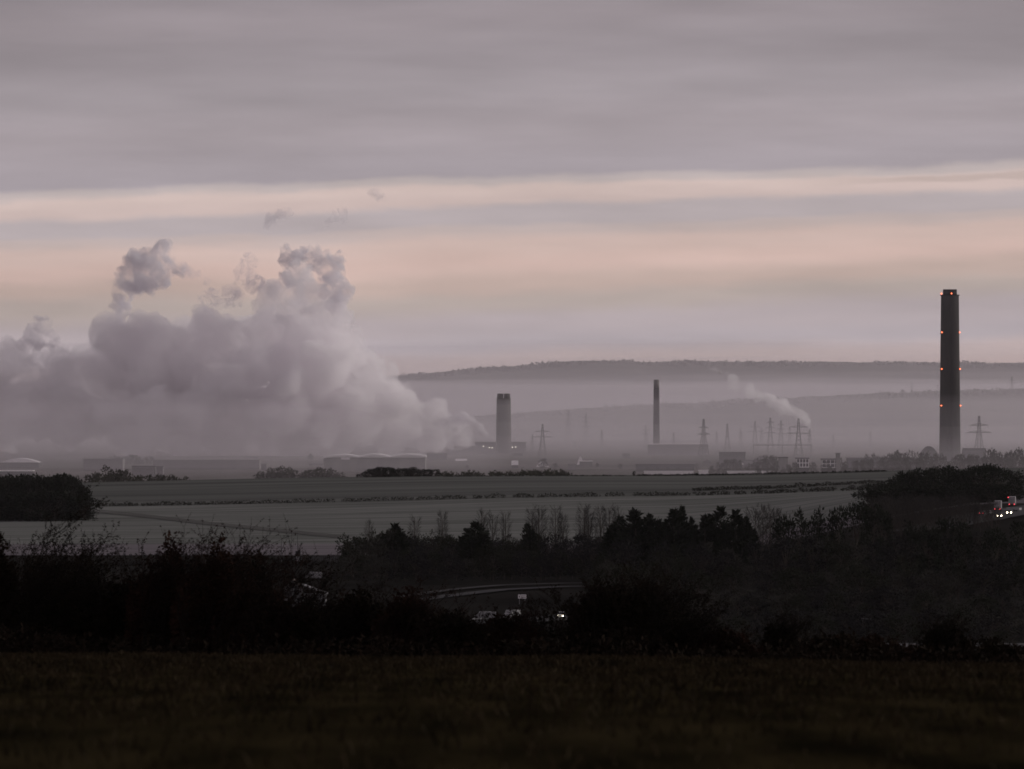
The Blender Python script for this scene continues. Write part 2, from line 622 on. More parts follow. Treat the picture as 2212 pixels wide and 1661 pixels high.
def mist_slab(y0, y1, half, ztop, amp, dens, seed, g=0.5, xc=0, dome=0):
    """a bank of ground mist: closed slab with a gently heaving top that thins out at its near and far ends"""
    ny, nx = 44, 30
    mb = MB()
    for side in (0, 1):
        for i in range(ny + 1):
            q = i / ny
            y = y0 + (y1 - y0) * q
            e = min(1, min(q, 1 - q) * 7)
            for j in range(nx + 1):
                x = xc - half + 2 * half * j / nx
                ex = min(1, min(j, nx - j) / nx * dome) if dome else 1
                if side == 0:
                    z = -6 + 0.1 * seed
                else:
                    z = ztop * (0.62 + 0.38 * e) * (ex * (2 - ex) * .97 + .03) + ex * amp * (mnoise.noise(Vector((x * .0011, y * .0007, seed * 9.1))) * 1.2 + .5 * mnoise.noise(Vector((x * .004, y * .002, seed * 3.3))))
                mb.v.append((x, y, z))
    n1 = (ny + 1) * (nx + 1)
    idx = lambda s_, i, j: s_ * n1 + i * (nx + 1) + j
    for i in range(ny):
        for j in range(nx):
            mb.f.append((idx(1, i, j), idx(1, i, j + 1), idx(1, i + 1, j + 1), idx(1, i + 1, j)))
            mb.f.append((idx(0, i, j), idx(0, i + 1, j), idx(0, i + 1, j + 1), idx(0, i, j + 1)))
    for i in range(ny):
        mb.f.append((idx(0, i, 0), idx(1, i, 0), idx(1, i + 1, 0), idx(0, i + 1, 0)))
        mb.f.append((idx(0, i, nx), idx(0, i + 1, nx), idx(1, i + 1, nx), idx(1, i, nx)))
    for j in range(nx):
        mb.f.append((idx(0, 0, j), idx(0, 0, j + 1), idx(1, 0, j + 1), idx(1, 0, j)))
        mb.f.append((idx(0, ny, j), idx(1, ny, j), idx(1, ny, j + 1), idx(0, ny, j + 1)))
    o = mb.build('mist', vol_mat('mist', dens, AIR, g))
    tag(o, kind='stuff')


mist_slab(5200, 16400, 4300, 38, 9, 0.5e-4, 1)
mist_slab(6900, 9500, 640, 100, 18, 1.2e-4, 8, .5, -640, 3)
mist_slab(5600, 16300, 4350, 60, 12, 0.45e-4, 2)
mist_slab(5600, 16500, 4400, 92, 14, 0.42e-4, 3)
mist_slab(8720, 16600, 4450, 128, 16, 1.9e-4, 4)
mist_slab(11700, 16700, 4500, 150, 16, 0.5e-4, 5)
mist_slab(12900, 16800, 4550, 190, 16, 1.0e-4, 6)
mist_slab(13600, 16850, 4550, 228, 12, 1.35e-4, 7)


# ------------------------------------------------------------------ steam
def lump_mesh(balls, voxel, amp, nscale, seed):
    """one closed, knobbly skin round a cluster of balls: (centre, radius)"""
    bme = bpy.data.meshes.new('lumps')
    v, f = [], []
    import bmesh
    bm = bmesh.new()
    for c, r in balls:
        mtx = Matrix.Translation(c) @ Matrix.Scale(r, 4)
        bmesh.ops.create_icosphere(bm, subdivisions=3, radius=1.0, matrix=mtx)
    bm.to_mesh(bme)
    bm.free()
    o = bpy.data.objects.new('lumps', bme)
    col.objects.link(o)
    rm = o.modifiers.new('skin', 'REMESH')
    rm.mode = 'VOXEL'
    rm.voxel_size = voxel
    dg = bpy.context.evaluated_depsgraph_get()
    me = bpy.data.meshes.new_from_object(o.evaluated_get(dg))
    bpy.data.objects.remove(o)
    bpy.data.meshes.remove(bme)
    n = len(me.vertices)
    co = np.empty(n * 3)
    no = np.empty(n * 3)
    me.vertices.foreach_get('co', co)
    me.vertices.foreach_get('normal', no)
    co, no = co.reshape(-1, 3), no.reshape(-1, 3)
    out = co.copy()
    for i in range(n):
        p = Vector(co[i]) * nscale + Vector((seed, 0, 0))
        d = 0.0
        a = 1.0
        for k in range(4):
            d += a * (abs(mnoise.noise(p)) * 2 - 0.55)
            p = p * 2.1 + Vector((5.2, 1.3, 0))
            a *= 0.55
        out[i] += no[i] * d * amp
    me.vertices.foreach_set('co', out.reshape(-1))
    me.update()
    return me


def steam(name, spec, d, depth, voxel, amp, nscale, matl, label, squash=1.0):
    r = random.Random(len(spec) * 31 + int(d))
    balls = []
    for px, row, rad, *fwd in spec:
        c = W(px, row, d)
        c.y += fwd[0] if fwd else r.uniform(-depth, depth)
        balls.append((c, rad * A * d))
    me = lump_mesh(balls, voxel, amp, nscale, d * .01 + len(spec))
    me.materials.append(matl)
    o = bpy.data.objects.new(name, me)
    col.objects.link(o)
    tag(o, label, 'steam', kind='stuff')
    return o


SB = [(620, 650, 62), (385, 790, 62, -70), (365, 745, 42, -20), (400, 800, 60, 20), (350, 700, 26, 0), (685, 640, 48), (655, 600, 42), (600, 690, 70), (665, 720, 85), (715, 700, 50), (735, 760, 62), (790, 810, 60), (690, 800, 110),
      (560, 770, 105), (450, 775, 95), (400, 735, 50), (470, 715, 42), (330, 780, 90), (255, 730, 50), (225, 745, 45), (290, 725, 38), (270, 775, 80), (120, 815, 78), (40, 815, 70), (-60, 830, 95),
      (200, 840, 110), (330, 870, 120), (480, 870, 130), (620, 870, 130), (760, 865, 100), (835, 850, 58), (850, 905, 78), (920, 930, 62),
      (985, 945, 38), (700, 935, 85), (560, 945, 85), (420, 935, 85), (280, 925, 75), (140, 905, 75), (0, 905, 80), (-150, 880, 110),
      (500, 830, 62, -150), (455, 815, 40, -170), (690, 800, 72, -120), (740, 770, 52, -110), (600, 905, 66, -150), (360, 895, 58, -150), (860, 885, 50, -90), (250, 890, 55, -140),
      (640, 845, 48, -170), (780, 860, 55, -140), (420, 880, 50, -160), (560, 790, 46, -120), (330, 800, 52, -110), (160, 850, 50, -110), (690, 920, 48, -140), (790, 930, 45, -110)]
SM = steam_mat('steam', 0.052, 0.0145, 0.37, 0.62, 0.0, (0.945, 0.932, 0.944))
SMW = steam_mat('steam_thin', 0.12, 0.028, 0.39, 0.68, 0.0, (0.87, 0.855, 0.88), 1.2)
D_ST = 9300
steam('steam_cloud', SB, D_ST, 55, 7, 22, 0.012, SM, 'huge billowing bank of white steam drifting behind the industrial plain')
steam('steam_cloud.001', [(304, 592, 52), (338, 570, 42), (352, 596, 30), (282, 608, 40), (372, 584, 20), (390, 592, 16), (266, 642, 24), (258, 668, 26), (245, 700, 28)], D_ST, 15, 5, 14, 0.03, SMW,
      'detached ragged puff of steam above the main steam bank')
steam('steam_cloud.002', [(630, 560, 28), (655, 552, 24), (690, 565, 34), (718, 590, 30), (716, 618, 34), (735, 566, 20), (615, 600, 22), (735, 645, 28), (745, 690, 24)], D_ST, 20, 5, 13, 0.03, SMW,
      'torn steam turret breaking off the highest tower of steam')
steam('steam_cloud.003', [(82, 712, 34), (100, 700, 22), (72, 735, 32), (110, 735, 24)], D_ST, 10, 5, 11, 0.03, SMW, 'small steam knob rising from the low end of the steam bank')
steam('steam_jet', [(1066, 948, 6), (1052, 936, 9), (1036, 922, 12), (1018, 910, 15), (998, 905, 19), (975, 915, 25)], 9350, 10, 4, 4, 0.03, SMW,
      'fresh steam jet streaming off beside the broad twin-topped chimney')
WISP = steam_mat('steam_wisp', 0.045, 0.04, 0.46, 0.62, 0.0, (0.85, 0.83, 0.87), 1.5)
steam('steam_wisp', [(802, 415, 13), (818, 421, 15), (832, 425, 12)], D_ST, 5, 4, 3, 0.03, WISP, 'tiny dark wisp of steam crossing the pale band of sky')
steam('steam_wisp.001', [(588, 472, 20), (606, 464, 17), (624, 458, 14), (578, 486, 14)], D_ST, 5, 4, 3, 0.03, WISP, 'faint wisp high above the tallest steam tower')
steam('steam_wisp.002', [(726, 460, 14), (738, 470, 15), (744, 455, 11), (692, 492, 13), (708, 480, 12)], D_ST, 5, 4, 3, 0.03, WISP, 'thin curl of steam beneath the grey cloud stripe')
steam('steam_wisp.003', [(395, 580, 18), (412, 590, 17), (430, 594, 14), (446, 606, 12)], D_ST, 8, 4, 4, 0.03, WISP, 'thin shred of steam trailing from the detached puff')
steam('steam_wisp.004', [(540, 565, 24), (525, 592, 24), (550, 612, 26), (500, 640, 30), (455, 650, 30)], D_ST, 8, 5, 4, 0.03, WISP, 'faint veil of steam between the puff and the tall tower')
PM = steam_mat('plume', 0.085, 0.026, 0.30, 0.56, 0.0, (0.97, 0.96, 0.97))
steam('steam_plume', [(1750, 928, 5), (1747, 917, 8), (1740, 906, 11), (1727, 896, 14), (1710, 887, 17), (1690, 878, 18), (1670, 868, 17), (1652, 859, 13)], 8950, 10, 4, 5, 0.03, PM, 'slender curving steam plume rising from among the pylons')
steam('steam_plume', [(1640, 858, 15), (1618, 848, 17), (1598, 834, 15), (1582, 820, 12), (1572, 808, 9), (1556, 802, 8), (1545, 799, 7), (1532, 798, 5)], 9000, 12, 4, 6, 0.03,
      steam_mat('plume_thin', 0.060, 0.026, 0.31, 0.60, 0.0, (0.97, 0.96, 0.97)), 'faint upper end of the slender plume fading against the far ridge')


# ------------------------------------------------------------------ chimneys and power station
def lamp_ball(r):
    return MB().ring([-r, -r * .6, 0, r * .6, r], [r * .1, r * .8, r, r * .8, r * .1], 10).mesh('lamp', M['beacon'], True)


def tall_chimney():
    d = 8600
    u = A * d
    base = gz(WX(2053, d), d)
    t = thing('power_station_chimney', (WX(2052, d), d, base), 'tallest dark concrete chimney with orange warning lights in rows', 'chimney')
    ztop = EYE - (637 - CY) * u - base
    zcap = EYE - (625 - CY) * u - base
    rb, rt = 23.2 * u, 19.3 * u
    groove = lambda a: 1.0 - 0.13 * math.exp(-((((a - math.radians(268) + math.pi) % (2 * math.pi)) - math.pi) / 0.10) ** 2) - 0.10 * math.exp(-((((a - math.radians(88) + math.pi) % (2 * math.pi)) - math.pi) / 0.10) ** 2)
    zz = [i / 14 * ztop for i in range(15)]
    s = MB().ring(zz, [rb + (rt - rb) * (z / ztop) for z in zz], 56, groove).build('shaft', M['concrete_dark'], t, True)
    MB().ring([ztop - 1.2, ztop + .4], [rt + 1.0, rt + 1.0], 40).build('rim', M['concrete_cap'], t)
    MB().ring([ztop - 2, zcap, zcap, zcap - 4], [15.4 * u, 15.0 * u, 13.6 * u, 13.4 * u], 36, cap=True).build('flue', M['concrete_cap'], t, True)
    lm = lamp_ball(.95)
    for row in (633, 718, 797, 876):
        z = EYE - (row - CY) * u - base
        rr = rb + (rt - rb) * min(1, z / ztop)
        angs = (-172, -84) if row == 633 else (-146, -20)
        plat = MB().ring([z - 1.6, z - 1.2], [rr + 1.5, rr + 1.5], 36)
        if row != 633:
            plat.build('platform', M['concrete_dark'], t)
        for a in angs:
            a = math.radians(a)
            rl = (rt - 1.2 if row == 633 else rr + 1.2)
            if row == 633:
                rl = rt * 0.97
                zz_ = ztop + 2.0
            else:
                zz_ = z
            part('warning_light', lm, t, (rl * math.cos(a), rl * math.sin(a), zz_))
        if row != 633:
            part('warning_light', lm, t, ((rr + 1.2) * math.cos(1.6), (rr + 1.2) * math.sin(1.6), z))
    return t


tall_chimney()


def twin_chimney():
    d = 9700
    u = A * d
    x = WX(1088, d)
    base = gz(x, d)
    t = thing('twin_flue_chimney', (x, d, base), 'broad pale chimney with two stub flues on top behind the steam jet', 'chimney')
    H = lambda row: EYE - (row - CY) * u - base
    MB().ring([0, H(920), H(861)], [16.6 * u, 16.2 * u, 15.2 * u], 36).build('shaft', M['concrete_mid'], t, True)
    MB().ring([H(861.5), H(860)], [15.9 * u, 15.9 * u], 36).build('rim', M['concrete_mid'], t)
    for sx in (-1, 1):
        MB().ring([H(861), H(850)], [6.7 * u, 6.7 * u], 20, cx=sx * 7.2 * u).build('flue', M['concrete_mid'], t, True)


def slim_chimney():
    d = 9750
    u = A * d
    x = WX(1418, d)
    base = gz(x, d)
    t = thing('slim_chimney', (x, d, base), 'slim lone chimney with a paler band at its top', 'chimney')
    H = lambda row: EYE - (row - CY) * u - base
    rb, rt = 7.2 * u, 6.1 * u
    MB().ring([0, H(900), H(838)], [rb, rt + .5 * u, rt], 28).build('shaft', M['concrete_dark'], t, True)
    MB().ring([H(838), H(820), H(820), H(823)], [rt, rt * .98, rt * .75, rt * .7], 28).build('top_band', M['concrete_pale'], t, True)


twin_chimney()
slim_chimney()


def building(name, px0, px1, rtop, rbase, d, depth, matl, label, cat='building', roof=None, windows=None, lights=None, shape='flat', wall_part=True):
    """an industrial shed or block: survey columns and rows at distance d"""
    u = A * d
    x0, x1 = WX(px0, d), WX(px1, d)
    cx = (x0 + x1) / 2
    zb = min(EYE - (rbase - CY) * u, gz(cx, d) - 0.5)
    w = x1 - x0
    h = EYE - (rtop - CY) * u - zb
    t = thing(name, (cx, d, zb), label, cat)
    if shape == 'flat':
        MB().box((0, depth / 2, h / 2), (w, depth, h)).build('wall', matl, t)
        MB().box((0, depth / 2, h + .5), (w + 1.2, depth + 1.2, 1.0)).build('roof', roof or matl, t)
    elif shape == 'gable':
        e = h * .72
        MB().box((0, depth / 2, e / 2), (w, depth, e)).build('wall', matl, t)
        MB().prism([(-.6, e + .05), (depth / 2, h), (depth + .6, e + .05)], -w / 2 - .6, w / 2 + .6, 'x').build('roof', roof or matl, t)
    elif shape == 'barrel':
        e = h * .60
        MB().box((0, depth / 2, e / 2), (w, depth, e)).build('wall', matl, t)
        n = 14
        pr = [(-w / 2 - .4 + (w + .8) * i / n, e + .05 + (h - e) * math.sin(math.pi * i / n)) for i in range(n + 1)]
        MB().prism(pr, -.6, depth + .6).build('roof', roof or matl, t)
    for (a, b, r0, r1) in windows or ():
        MB().box((((WX(a, d) + WX(b, d)) / 2) - cx, -.12, EYE - ((r0 + r1) / 2 - CY) * u - zb), (WX(b, d) - WX(a, d), .2, (r1 - r0) * u)).build('window', M['glass'], t)
    for (a, r) in lights or ():
        MB().ring([-.7, 0, .7], [.1, .75, .1], 8).build('floodlight', M['flood'], t, loc=(WX(a, d) - cx, -1.2, EYE - (r - CY) * u - zb))
    return t


def wave_warehouse():
    d = 7600
    u = A * d
    x0 = WX(696, d)
    zb = gz(x0, d) - .5
    t = thing('wave_roof_warehouse', (x0, d, zb), 'long warehouse under three shallow arched white roofs', 'warehouse')
    H = lambda row: EYE - (row - CY) * u - zb
    cols_ = [(697, 774), (774, 842), (842, 920)]
    MB().box(((cols_[-1][1] - 696) * u / 2 + .5, 40, H(990) / 2), ((cols_[-1][1] - 700) * u, 70, H(990))).build('wall', M['concrete_pale'], t)
    for i, (a, b) in enumerate(cols_):
        n = 16
        top, bot = [], []
        for k in range(n + 1):
            q = k / n
            xx = (a - 696 + (b - a) * q) * u
            zc = H(989 if i == 0 else 986.5) * (1 - q) + H(986.5) * q
            arch = math.sin(math.pi * (q if i != 2 else min(1, q * .92 + .02)))
            top.append((xx, zc + arch * 5.2 * u + .9 * u))
            bot.append((xx, zc + arch * 5.2 * u - 1.7 * u))
        MB().prism(bot + top[::-1], 2.0, 78).build('roof', M['roof_pale'], t)
    MB().box(((733 + 776 - 1392) / 2 * u * .5 + 22 * u * .5 + 6, 4.6, H(990.5)), (19 * u, .8, 4.6 * u)).build('cladding_panel', M['clad_pale'], t)


wave_warehouse()
building('boiler_house', 1026, 1071, 956, 1000, 9560, 40, M['clad'], 'boiler house with a stepped flat roof and lights hugging the twin-topped chimney',
         'power station', lights=[(1044, 964), (1057, 967), (1063, 967)])
building('turbine_hall', 1104, 1136, 956, 1000, 9570, 40, M['clad'], 'turbine hall with two lights on the pylon side of the twin-topped chimney', 'power station', lights=[(1107, 966), (1114, 966)])
building('factory', 980, 1026, 963, 1000, 9500, 30, M['clad'], 'grey factory block beside the boiler house', 'factory', roof=M['clad_pale'])
building('factory', 963, 1008, 972, 1005, 9400, 30, M['clad'], 'low factory with a pale roof edge in front of the boiler house', 'factory', roof=M['clad'])
building('storage_shed', 922, 965, 981, 1005, 8800, 40, M['clad_dark'], 'plain dark shed butting the arched warehouse', 'shed')
building('storage_shed', 984, 1008, 991, 1010, 8700, 20, M['clad'], 'small shed with a bright pale roof below the factory', 'shed', roof=M['roof_pale'], shape='gable')
building('distribution_shed', 0, 84, 990, 1010, 7900, 40, M['clad_dark'], 'wide shed with a pale wavy roof above the dark fir wood', 'shed', roof=M['roof_pale'], shape='barrel')
building('distribution_shed', -20, 70, 1018, 1035, 7300, 30, M['clad_dark'], 'low shed showing only its white eaves over the dark fir wood', 'shed', roof=M['roof_pale'])
building('distribution_shed', 180, 265, 993, 1030, 7700, 40, M['clad'], 'big blank grey shed behind misty round trees', 'shed', roof=M['clad'])
building('distribution_shed', 285, 333, 1008, 1030, 7200, 26, M['clad'], 'low shed with a row of white panels along its front', 'shed',
         roof=M['clad_dark'])
building('distribution_shed', 338, 352, 1009, 1030, 7200, 20, M['clad'], 'little white fronted shed next to the panelled shed', 'shed', roof=M['clad_dark'])
building('distribution_shed', 330, 560, 995, 1030, 7800, 50, M['clad'], 'very long dim shed behind the misty trees', 'shed')
building('quay_wall', 1392, 1498, 1019, 1040, 7100, 14, M['clad_pale'], 'long low white wall just over the field edge', 'wall', roof=M['clad_pale'])
building('quay_wall', 1510, 1530, 1017, 1040, 7110, 12, M['clad_pale'], 'short white wall between the long walls over the field edge', 'wall', roof=M['clad_pale'])
building('quay_wall', 1572, 1702, 1019, 1040, 7120, 14, M['clad_pale'], 'white wall running under the two clumps of round trees', 'wall', roof=M['clad_pale'])
building('pale_block', 1683, 1702, 989, 1020, 7090, 18, M['concrete_pale'], 'narrow pale block beside the larger clump of round trees', 'building', roof=M['clad_dark'])
building('transit_shed', 1400, 1530, 960, 1010, 9400, 40, M['clad'], 'long pale roofed shed behind the slim chimney', 'shed', roof=M['clad_pale'])
building('transit_shed', 1555, 1610, 978, 1020, 8300, 30, M['clad_dark'], 'dim flat shed showing above the smaller clump of round trees', 'shed')
building('terrace_block', 1374, 1500, 1004, 1030, 7600, 20, M['clad_dark'], 'low dark terrace behind the long white wall', 'building', windows=[(1395 + 22 * i, 1402 + 22 * i, 1009, 1014) for i in range(4)])


def frame_block(px0, px1, r0, r1, d, nx, ny, label, group=None):
    """concrete-framed block: dark windows in a pale grid"""
    u = A * d
    x0, x1 = WX(px0, d), WX(px1, d)
    cx = (x0 + x1) / 2
    zb = gz(cx, d) - .3
    t = thing('office_block', (cx, d, zb), label, 'office')
    ht = EYE - (r0 - CY) * u - zb
    hb = EYE - (r1 - CY) * u - zb
    w = x1 - x0
    MB().box((0, 10, ht / 2), (w, 18, ht)).build('wall', M['clad_dark'], t)
    MB().box((0, 10, ht + .6), (w + 2, 20, 1.2)).build('roof', M['clad_dark'], t)
    f = MB()
    for i in range(nx + 1):
        f.box((-w / 2 + w * i / nx, .6, (ht + hb) / 2), (.9, .8, ht - hb))
    for j in range(ny + 1):
        f.box((0, .55, hb + (ht - hb) * j / ny), (w + .9, .68, .9))
    f.build('facade_frame', M['clad_pale'], t)
    for i in range(nx):
        for j in range(ny):
            MB().box((-w / 2 + w * (i + .5) / nx, .9, hb + (ht - hb) * (j + .5) / ny), (w / nx - 1.3, .3, (ht - hb) / ny - 1.3)).build('window', M['glass'], t)


frame_block(1721, 1747, 991, 1009, 7020, 4, 2, 'framed office block with two even rows of windows in a pale grid')
frame_block(1776, 1812, 993, 1010, 7040, 4, 2, 'framed office block with a taller pale tower at its end')
building('stair_tower', 1806, 1815, 980, 1015, 7030, 10, M['concrete_pale'], 'pale stair tower at the end of the second framed office block', 'tower')
building('long_office', 1830, 1990, 990, 1020, 7600, 20, M['clad_dark'], 'long dim office range among the misty trees', 'office', roof=M['clad'],
         windows=[(1838 + 12 * i, 1845 + 12 * i, 998, 1003) for i in range(12)])
building('storage_tank', 1990, 2026, 964, 1000, 8300, 30, M['clad_dark'], 'low dark dome at the foot of the tallest chimney', 'tank', shape='barrel')
building('switch_house', 2082, 2130, 968, 1000, 8350, 30, M['clad_dark'], 'dark switch house past the tallest chimney', 'building', shape='gable')


CR = random.Random(12)
for i in range(34):
    px = CR.choice((CR.uniform(940, 1400), CR.uniform(1140, 1400), CR.uniform(1420, 1700), CR.uniform(1900, 2230), CR.uniform(430, 700)))
    dd = CR.uniform(7600, 9600)
    rt = CR.uniform(988, 1012) - (dd - 7600) * .008
    wd = CR.uniform(8, 34)
    building('small_shed', px - wd / 2, px + wd / 2, rt, 1030, dd, CR.uniform(12, 30), CR.choice((M['clad'], M['clad_dark'], M['concrete_mid'])), 'small dim shed among the trees and pylons of the misty plain', 'shed',
             roof=CR.choice((M['clad'], M['clad_dark'], M['clad_pale'], M['concrete_mid'])), shape=CR.choice(('flat', 'gable', 'flat', 'barrel')))['group'] = 'small sheds on the misty plain'


# ------------------------------------------------------------------ pylons
def pylon_meshes(h, arms=((.62, .30), (.78, .22)), wide=.20, top=.035, member=.28):
    b = MB()

    def half(t):
        return h * (wide / 2 * (1 - t) ** 1.6 + top / 2)
    lv = [0, .16, .30, .42, .52, .61, .69, .77, .85, .93, 1.0]
    for sx in (-1, 1):
        for sy in (-1, 1):
            b.tube([(sx * half(t), sy * half(t), t * h) for t in lv], [member * (1.0 - .5 * t) for t in lv], 4)
    for i in range(len(lv) - 1):
        t0, t1 = lv[i], lv[i + 1]
        for sy in (-1, 1):
            for sx in (-1, 1):
                b.tube([(sx * half(t0), sy * half(t0), t0 * h), (-sx * half(t1), sy * half(t1), t1 * h)], [member * .5] * 2, 3, False)
                b.tube([(sx * half(t0), sy * half(t0), t0 * h), (sx * half(t1), -sy * half(t1), t1 * h)], [member * .5] * 2, 3, False)
    body = b.mesh('tower_body', M['lattice'])
    out = []
    for t, half_w in arms:
        a = MB()
        z, w = t * h, half_w * h
        hh = half(t)
        a.tube([(-w, 0, z + .012 * h), (w, 0, z + .012 * h)], [member * .5] * 2, 3)
        for s in (-1, 1):
            for sy in (-1, 1):
                a.tube([(s * hh, sy * hh, z), (s * w, 0, z + .012 * h)], [member * .7, member * .5], 3)
                a.tube([(s * hh, sy * hh, z + .045 * h), (s * w, 0, z + .012 * h)], [member * .6, member * .4], 3)
            for q in (.3, .6):
                a.tube([(s * (hh + (w - hh) * q), 0, z), (s * (hh + (w - hh) * (q + .15)), 0, z + .03 * h)], [member * .4] * 2, 3)
            a.tube([(s * w, 0, z + .012 * h), (s * w, 0, z - .035 * h)], [member * .55] * 2, 3)
        out.append(a.mesh('cross_arm', M['lattice']))
    return body, out


PYB, PYA = pylon_meshes(55)
PYB2, PYA2 = pylon_meshes(52, ((.55, .17), (.70, .14), (.85, .11)), .17)
PYL = [  # column, top row, distance, which, turn, label
    (1172, 916, 8900, 0, .25, 'clear pylon with wide cross arms beside the twin-topped chimney'),
    (1241, 950, 10700, 1, .4, 'small faint pylon half sunk in mist between two chimneys'),
    (1266, 893, 11300, 1, .5, 'very faint pylon against the nearer ridge between two chimneys'),
    (1228, 886, 11600, 1, .6, 'faintest pylon on the misty ridge slope'),
    (1395, 918, 10200, 0, .8, 'misty pylon just beside the slim chimney'),
    (1520, 905, 8800, 0, 1.0, 'dark pylon standing alone before the curving plume'),
    (1571, 915, 9600, 1, 1.25, 'thin pylon seen edge on between the lone pylon and the cluster'),
    (1631, 909, 10100, 0, .2, 'faint pylon with drooping arms at the edge of the pylon cluster'),
    (1664, 902, 9800, 1, .2, 'tall faint pylon in the middle of the pylon cluster'),
    (1687, 908, 10000, 1, .3, 'faint pylon behind the clearest pylon of the cluster'),
    (1725, 904, 8900, 0, .1, 'clearest pylon of the cluster with level cross arms under the plume'),
    (1749, 925, 9700, 1, .9, 'short pylon under the foot of the curving plume'),
    (2115, 898, 8700, 0, .35, 'pylon close to the tallest chimney with long cross arms'),
    (1970, 825, 13150, 0, .1, 'small pylon on the nearer ridge crest before the tallest chimney'),
    (2026, 830, 13120, 1, .3, 'ridge pylon almost hidden behind the tallest chimney'),
    (2186, 814, 13100, 0, .4, 'pylon on the nearer ridge crest beyond the tallest chimney')]


def hill_z(x, y):
    """surface of the nearer ridge at x, y (approximate)"""
    px = x / (A * D_NEARH) + CX
    c = EYE - (ridge_interp(NEARH, px) - CY) * A * D_NEARH
    s = (y - 60 * math.sin(px * .006) - D_NEARH) / 1500.0
    if s < -1 or s > 1.1:
        return gz(x, y)
    h = np.interp(s, [-1, -.75, -.5, -.25, -.1, 0, .17, .57, 1.13], [0, .10, .32, .68, .90, 1, .98, .6, 0])
    return max(gz(x, y), -2 + (c + 2) * float(h))


for px, row, d, k, rz, lab in PYL:
    x = WX(px, d)
    base = hill_z(x, d)
    top = EYE - (row - CY) * A * d
    s = max(.5, (top - base) / (55 if k == 0 else 52))
    s = min(s, 1.25)
    t = thing('electricity_pylon', (x, d, top - s * (55 if k == 0 else 52)), lab, 'pylon', 'electricity pylons on the misty plain', rz)
    t.scale = (s, s, s)
    part('tower_body', PYB if k == 0 else PYB2, t)
    for a in (PYA if k == 0 else PYA2):
        part('cross_arm', a, t)

for i, (px, row, d, k) in enumerate([(1150, 935, 9900, 1), (1300, 925, 10400, 1), (1455, 932, 10000, 1), (1548, 930, 10300, 1), (1600, 926, 10500, 0), (1645, 922, 10600, 1), (1706, 918, 10500, 1), (1800, 935, 10400, 1), (1880, 930, 10600, 1)]):
    x = WX(px, d)
    s = (EYE - (row - CY) * A * d - gz(x, d)) / 55
    t = thing('electricity_pylon', (x, d, gz(x, d)), 'small pylon almost lost in the mist behind the others', 'pylon', 'pylons lost in the mist', CR.uniform(0, 1.2))
    t.scale = (s, s, s)
    part('tower_body', PYB if k == 0 else PYB2, t)
    for a in (PYA if k == 0 else PYA2):
        part('cross_arm', a, t)

# switchyard gantry
gx, gd = WX(1690, 9000), 9000
t = thing('switchyard_gantry', (gx, gd, gz(gx, gd)), 'long low steel gantry under the pylon cluster', 'gantry')
gh = EYE - (962 - CY) * A * gd - gz(gx, gd)
gw = 62 * A * gd
for i in range(5):
    MB().tube([(-gw + gw * i / 2, 0, 0), (-gw + gw * i / 2, 0, gh)], [.5, .4], 4).build('post', M['lattice'], t)
MB().box((0, 0, gh + .5), (gw * 2 + 2, 1.0, 1.0)).build('beam', M['lattice'], t)


# ------------------------------------------------------------------ trees: a few of each kind, in unit height, copied with their parts
def conifer(seed, spread=.30):
    r = random.Random(seed)
    tr, cr = MB(), MB()
    tr.tube([(0, 0, -.04), (.01, 0, .5), (0, .01, .97)], [.018, .012, .003], 6)
    heads = [(0, 0, 1.0, spread)] + [(r.choice((-1, 1)) * r.uniform(.35, .75) * spread, r.uniform(-.5, .5) * spread, r.uniform(.68, .93), spread * r.uniform(.5, .7)) for _ in range(4)]
    for hx, hy, top, sp in heads:                        # a main leader and a few lower ones, each with spray-covered boughs
        if hx:
            tr.tube([(0, 0, .18), (hx * .8, hy * .8, top * .5), (hx, hy, top * .95)], [.010, .007, .002], 4)
        nb = 34 if hx else 46
        for i in range(nb):
            t = .05 + .93 * (i / (nb - 1)) ** .9
            prof = sp * (1 - t ** 2.5) ** .8
            for k in range(6):
                a = r.uniform(0, 6.283)
                ln = prof * r.uniform(.5, 1.15) + .012
                d = Vector((math.cos(a), math.sin(a), r.uniform(-.1, .5)))
                p0 = Vector((hx * min(1, t * 1.3), hy * min(1, t * 1.3), t * top))
                for q in range(3):
                    f = .3 + .7 * q / 2
                    p = p0 + d * ln * f + Vector((0, 0, -.05 * f * f * ln / .3))
                    cr.card(p - d * .03, d + Vector((r.uniform(-.5, .5), r.uniform(-.5, .5), r.uniform(0, .9))), r.uniform(.022, .05), r.uniform(.05, .10), r)
        for k in range(10):
            cr.card(Vector((hx + r.uniform(-.01, .01), hy, top * r.uniform(.9, .97))), Vector((r.uniform(-.4, .4), r.uniform(-.4, .4), 1)), .02, .05, r)
    return tr.mesh('trunk', M['bark']), cr.mesh('crown', M['conifer'])


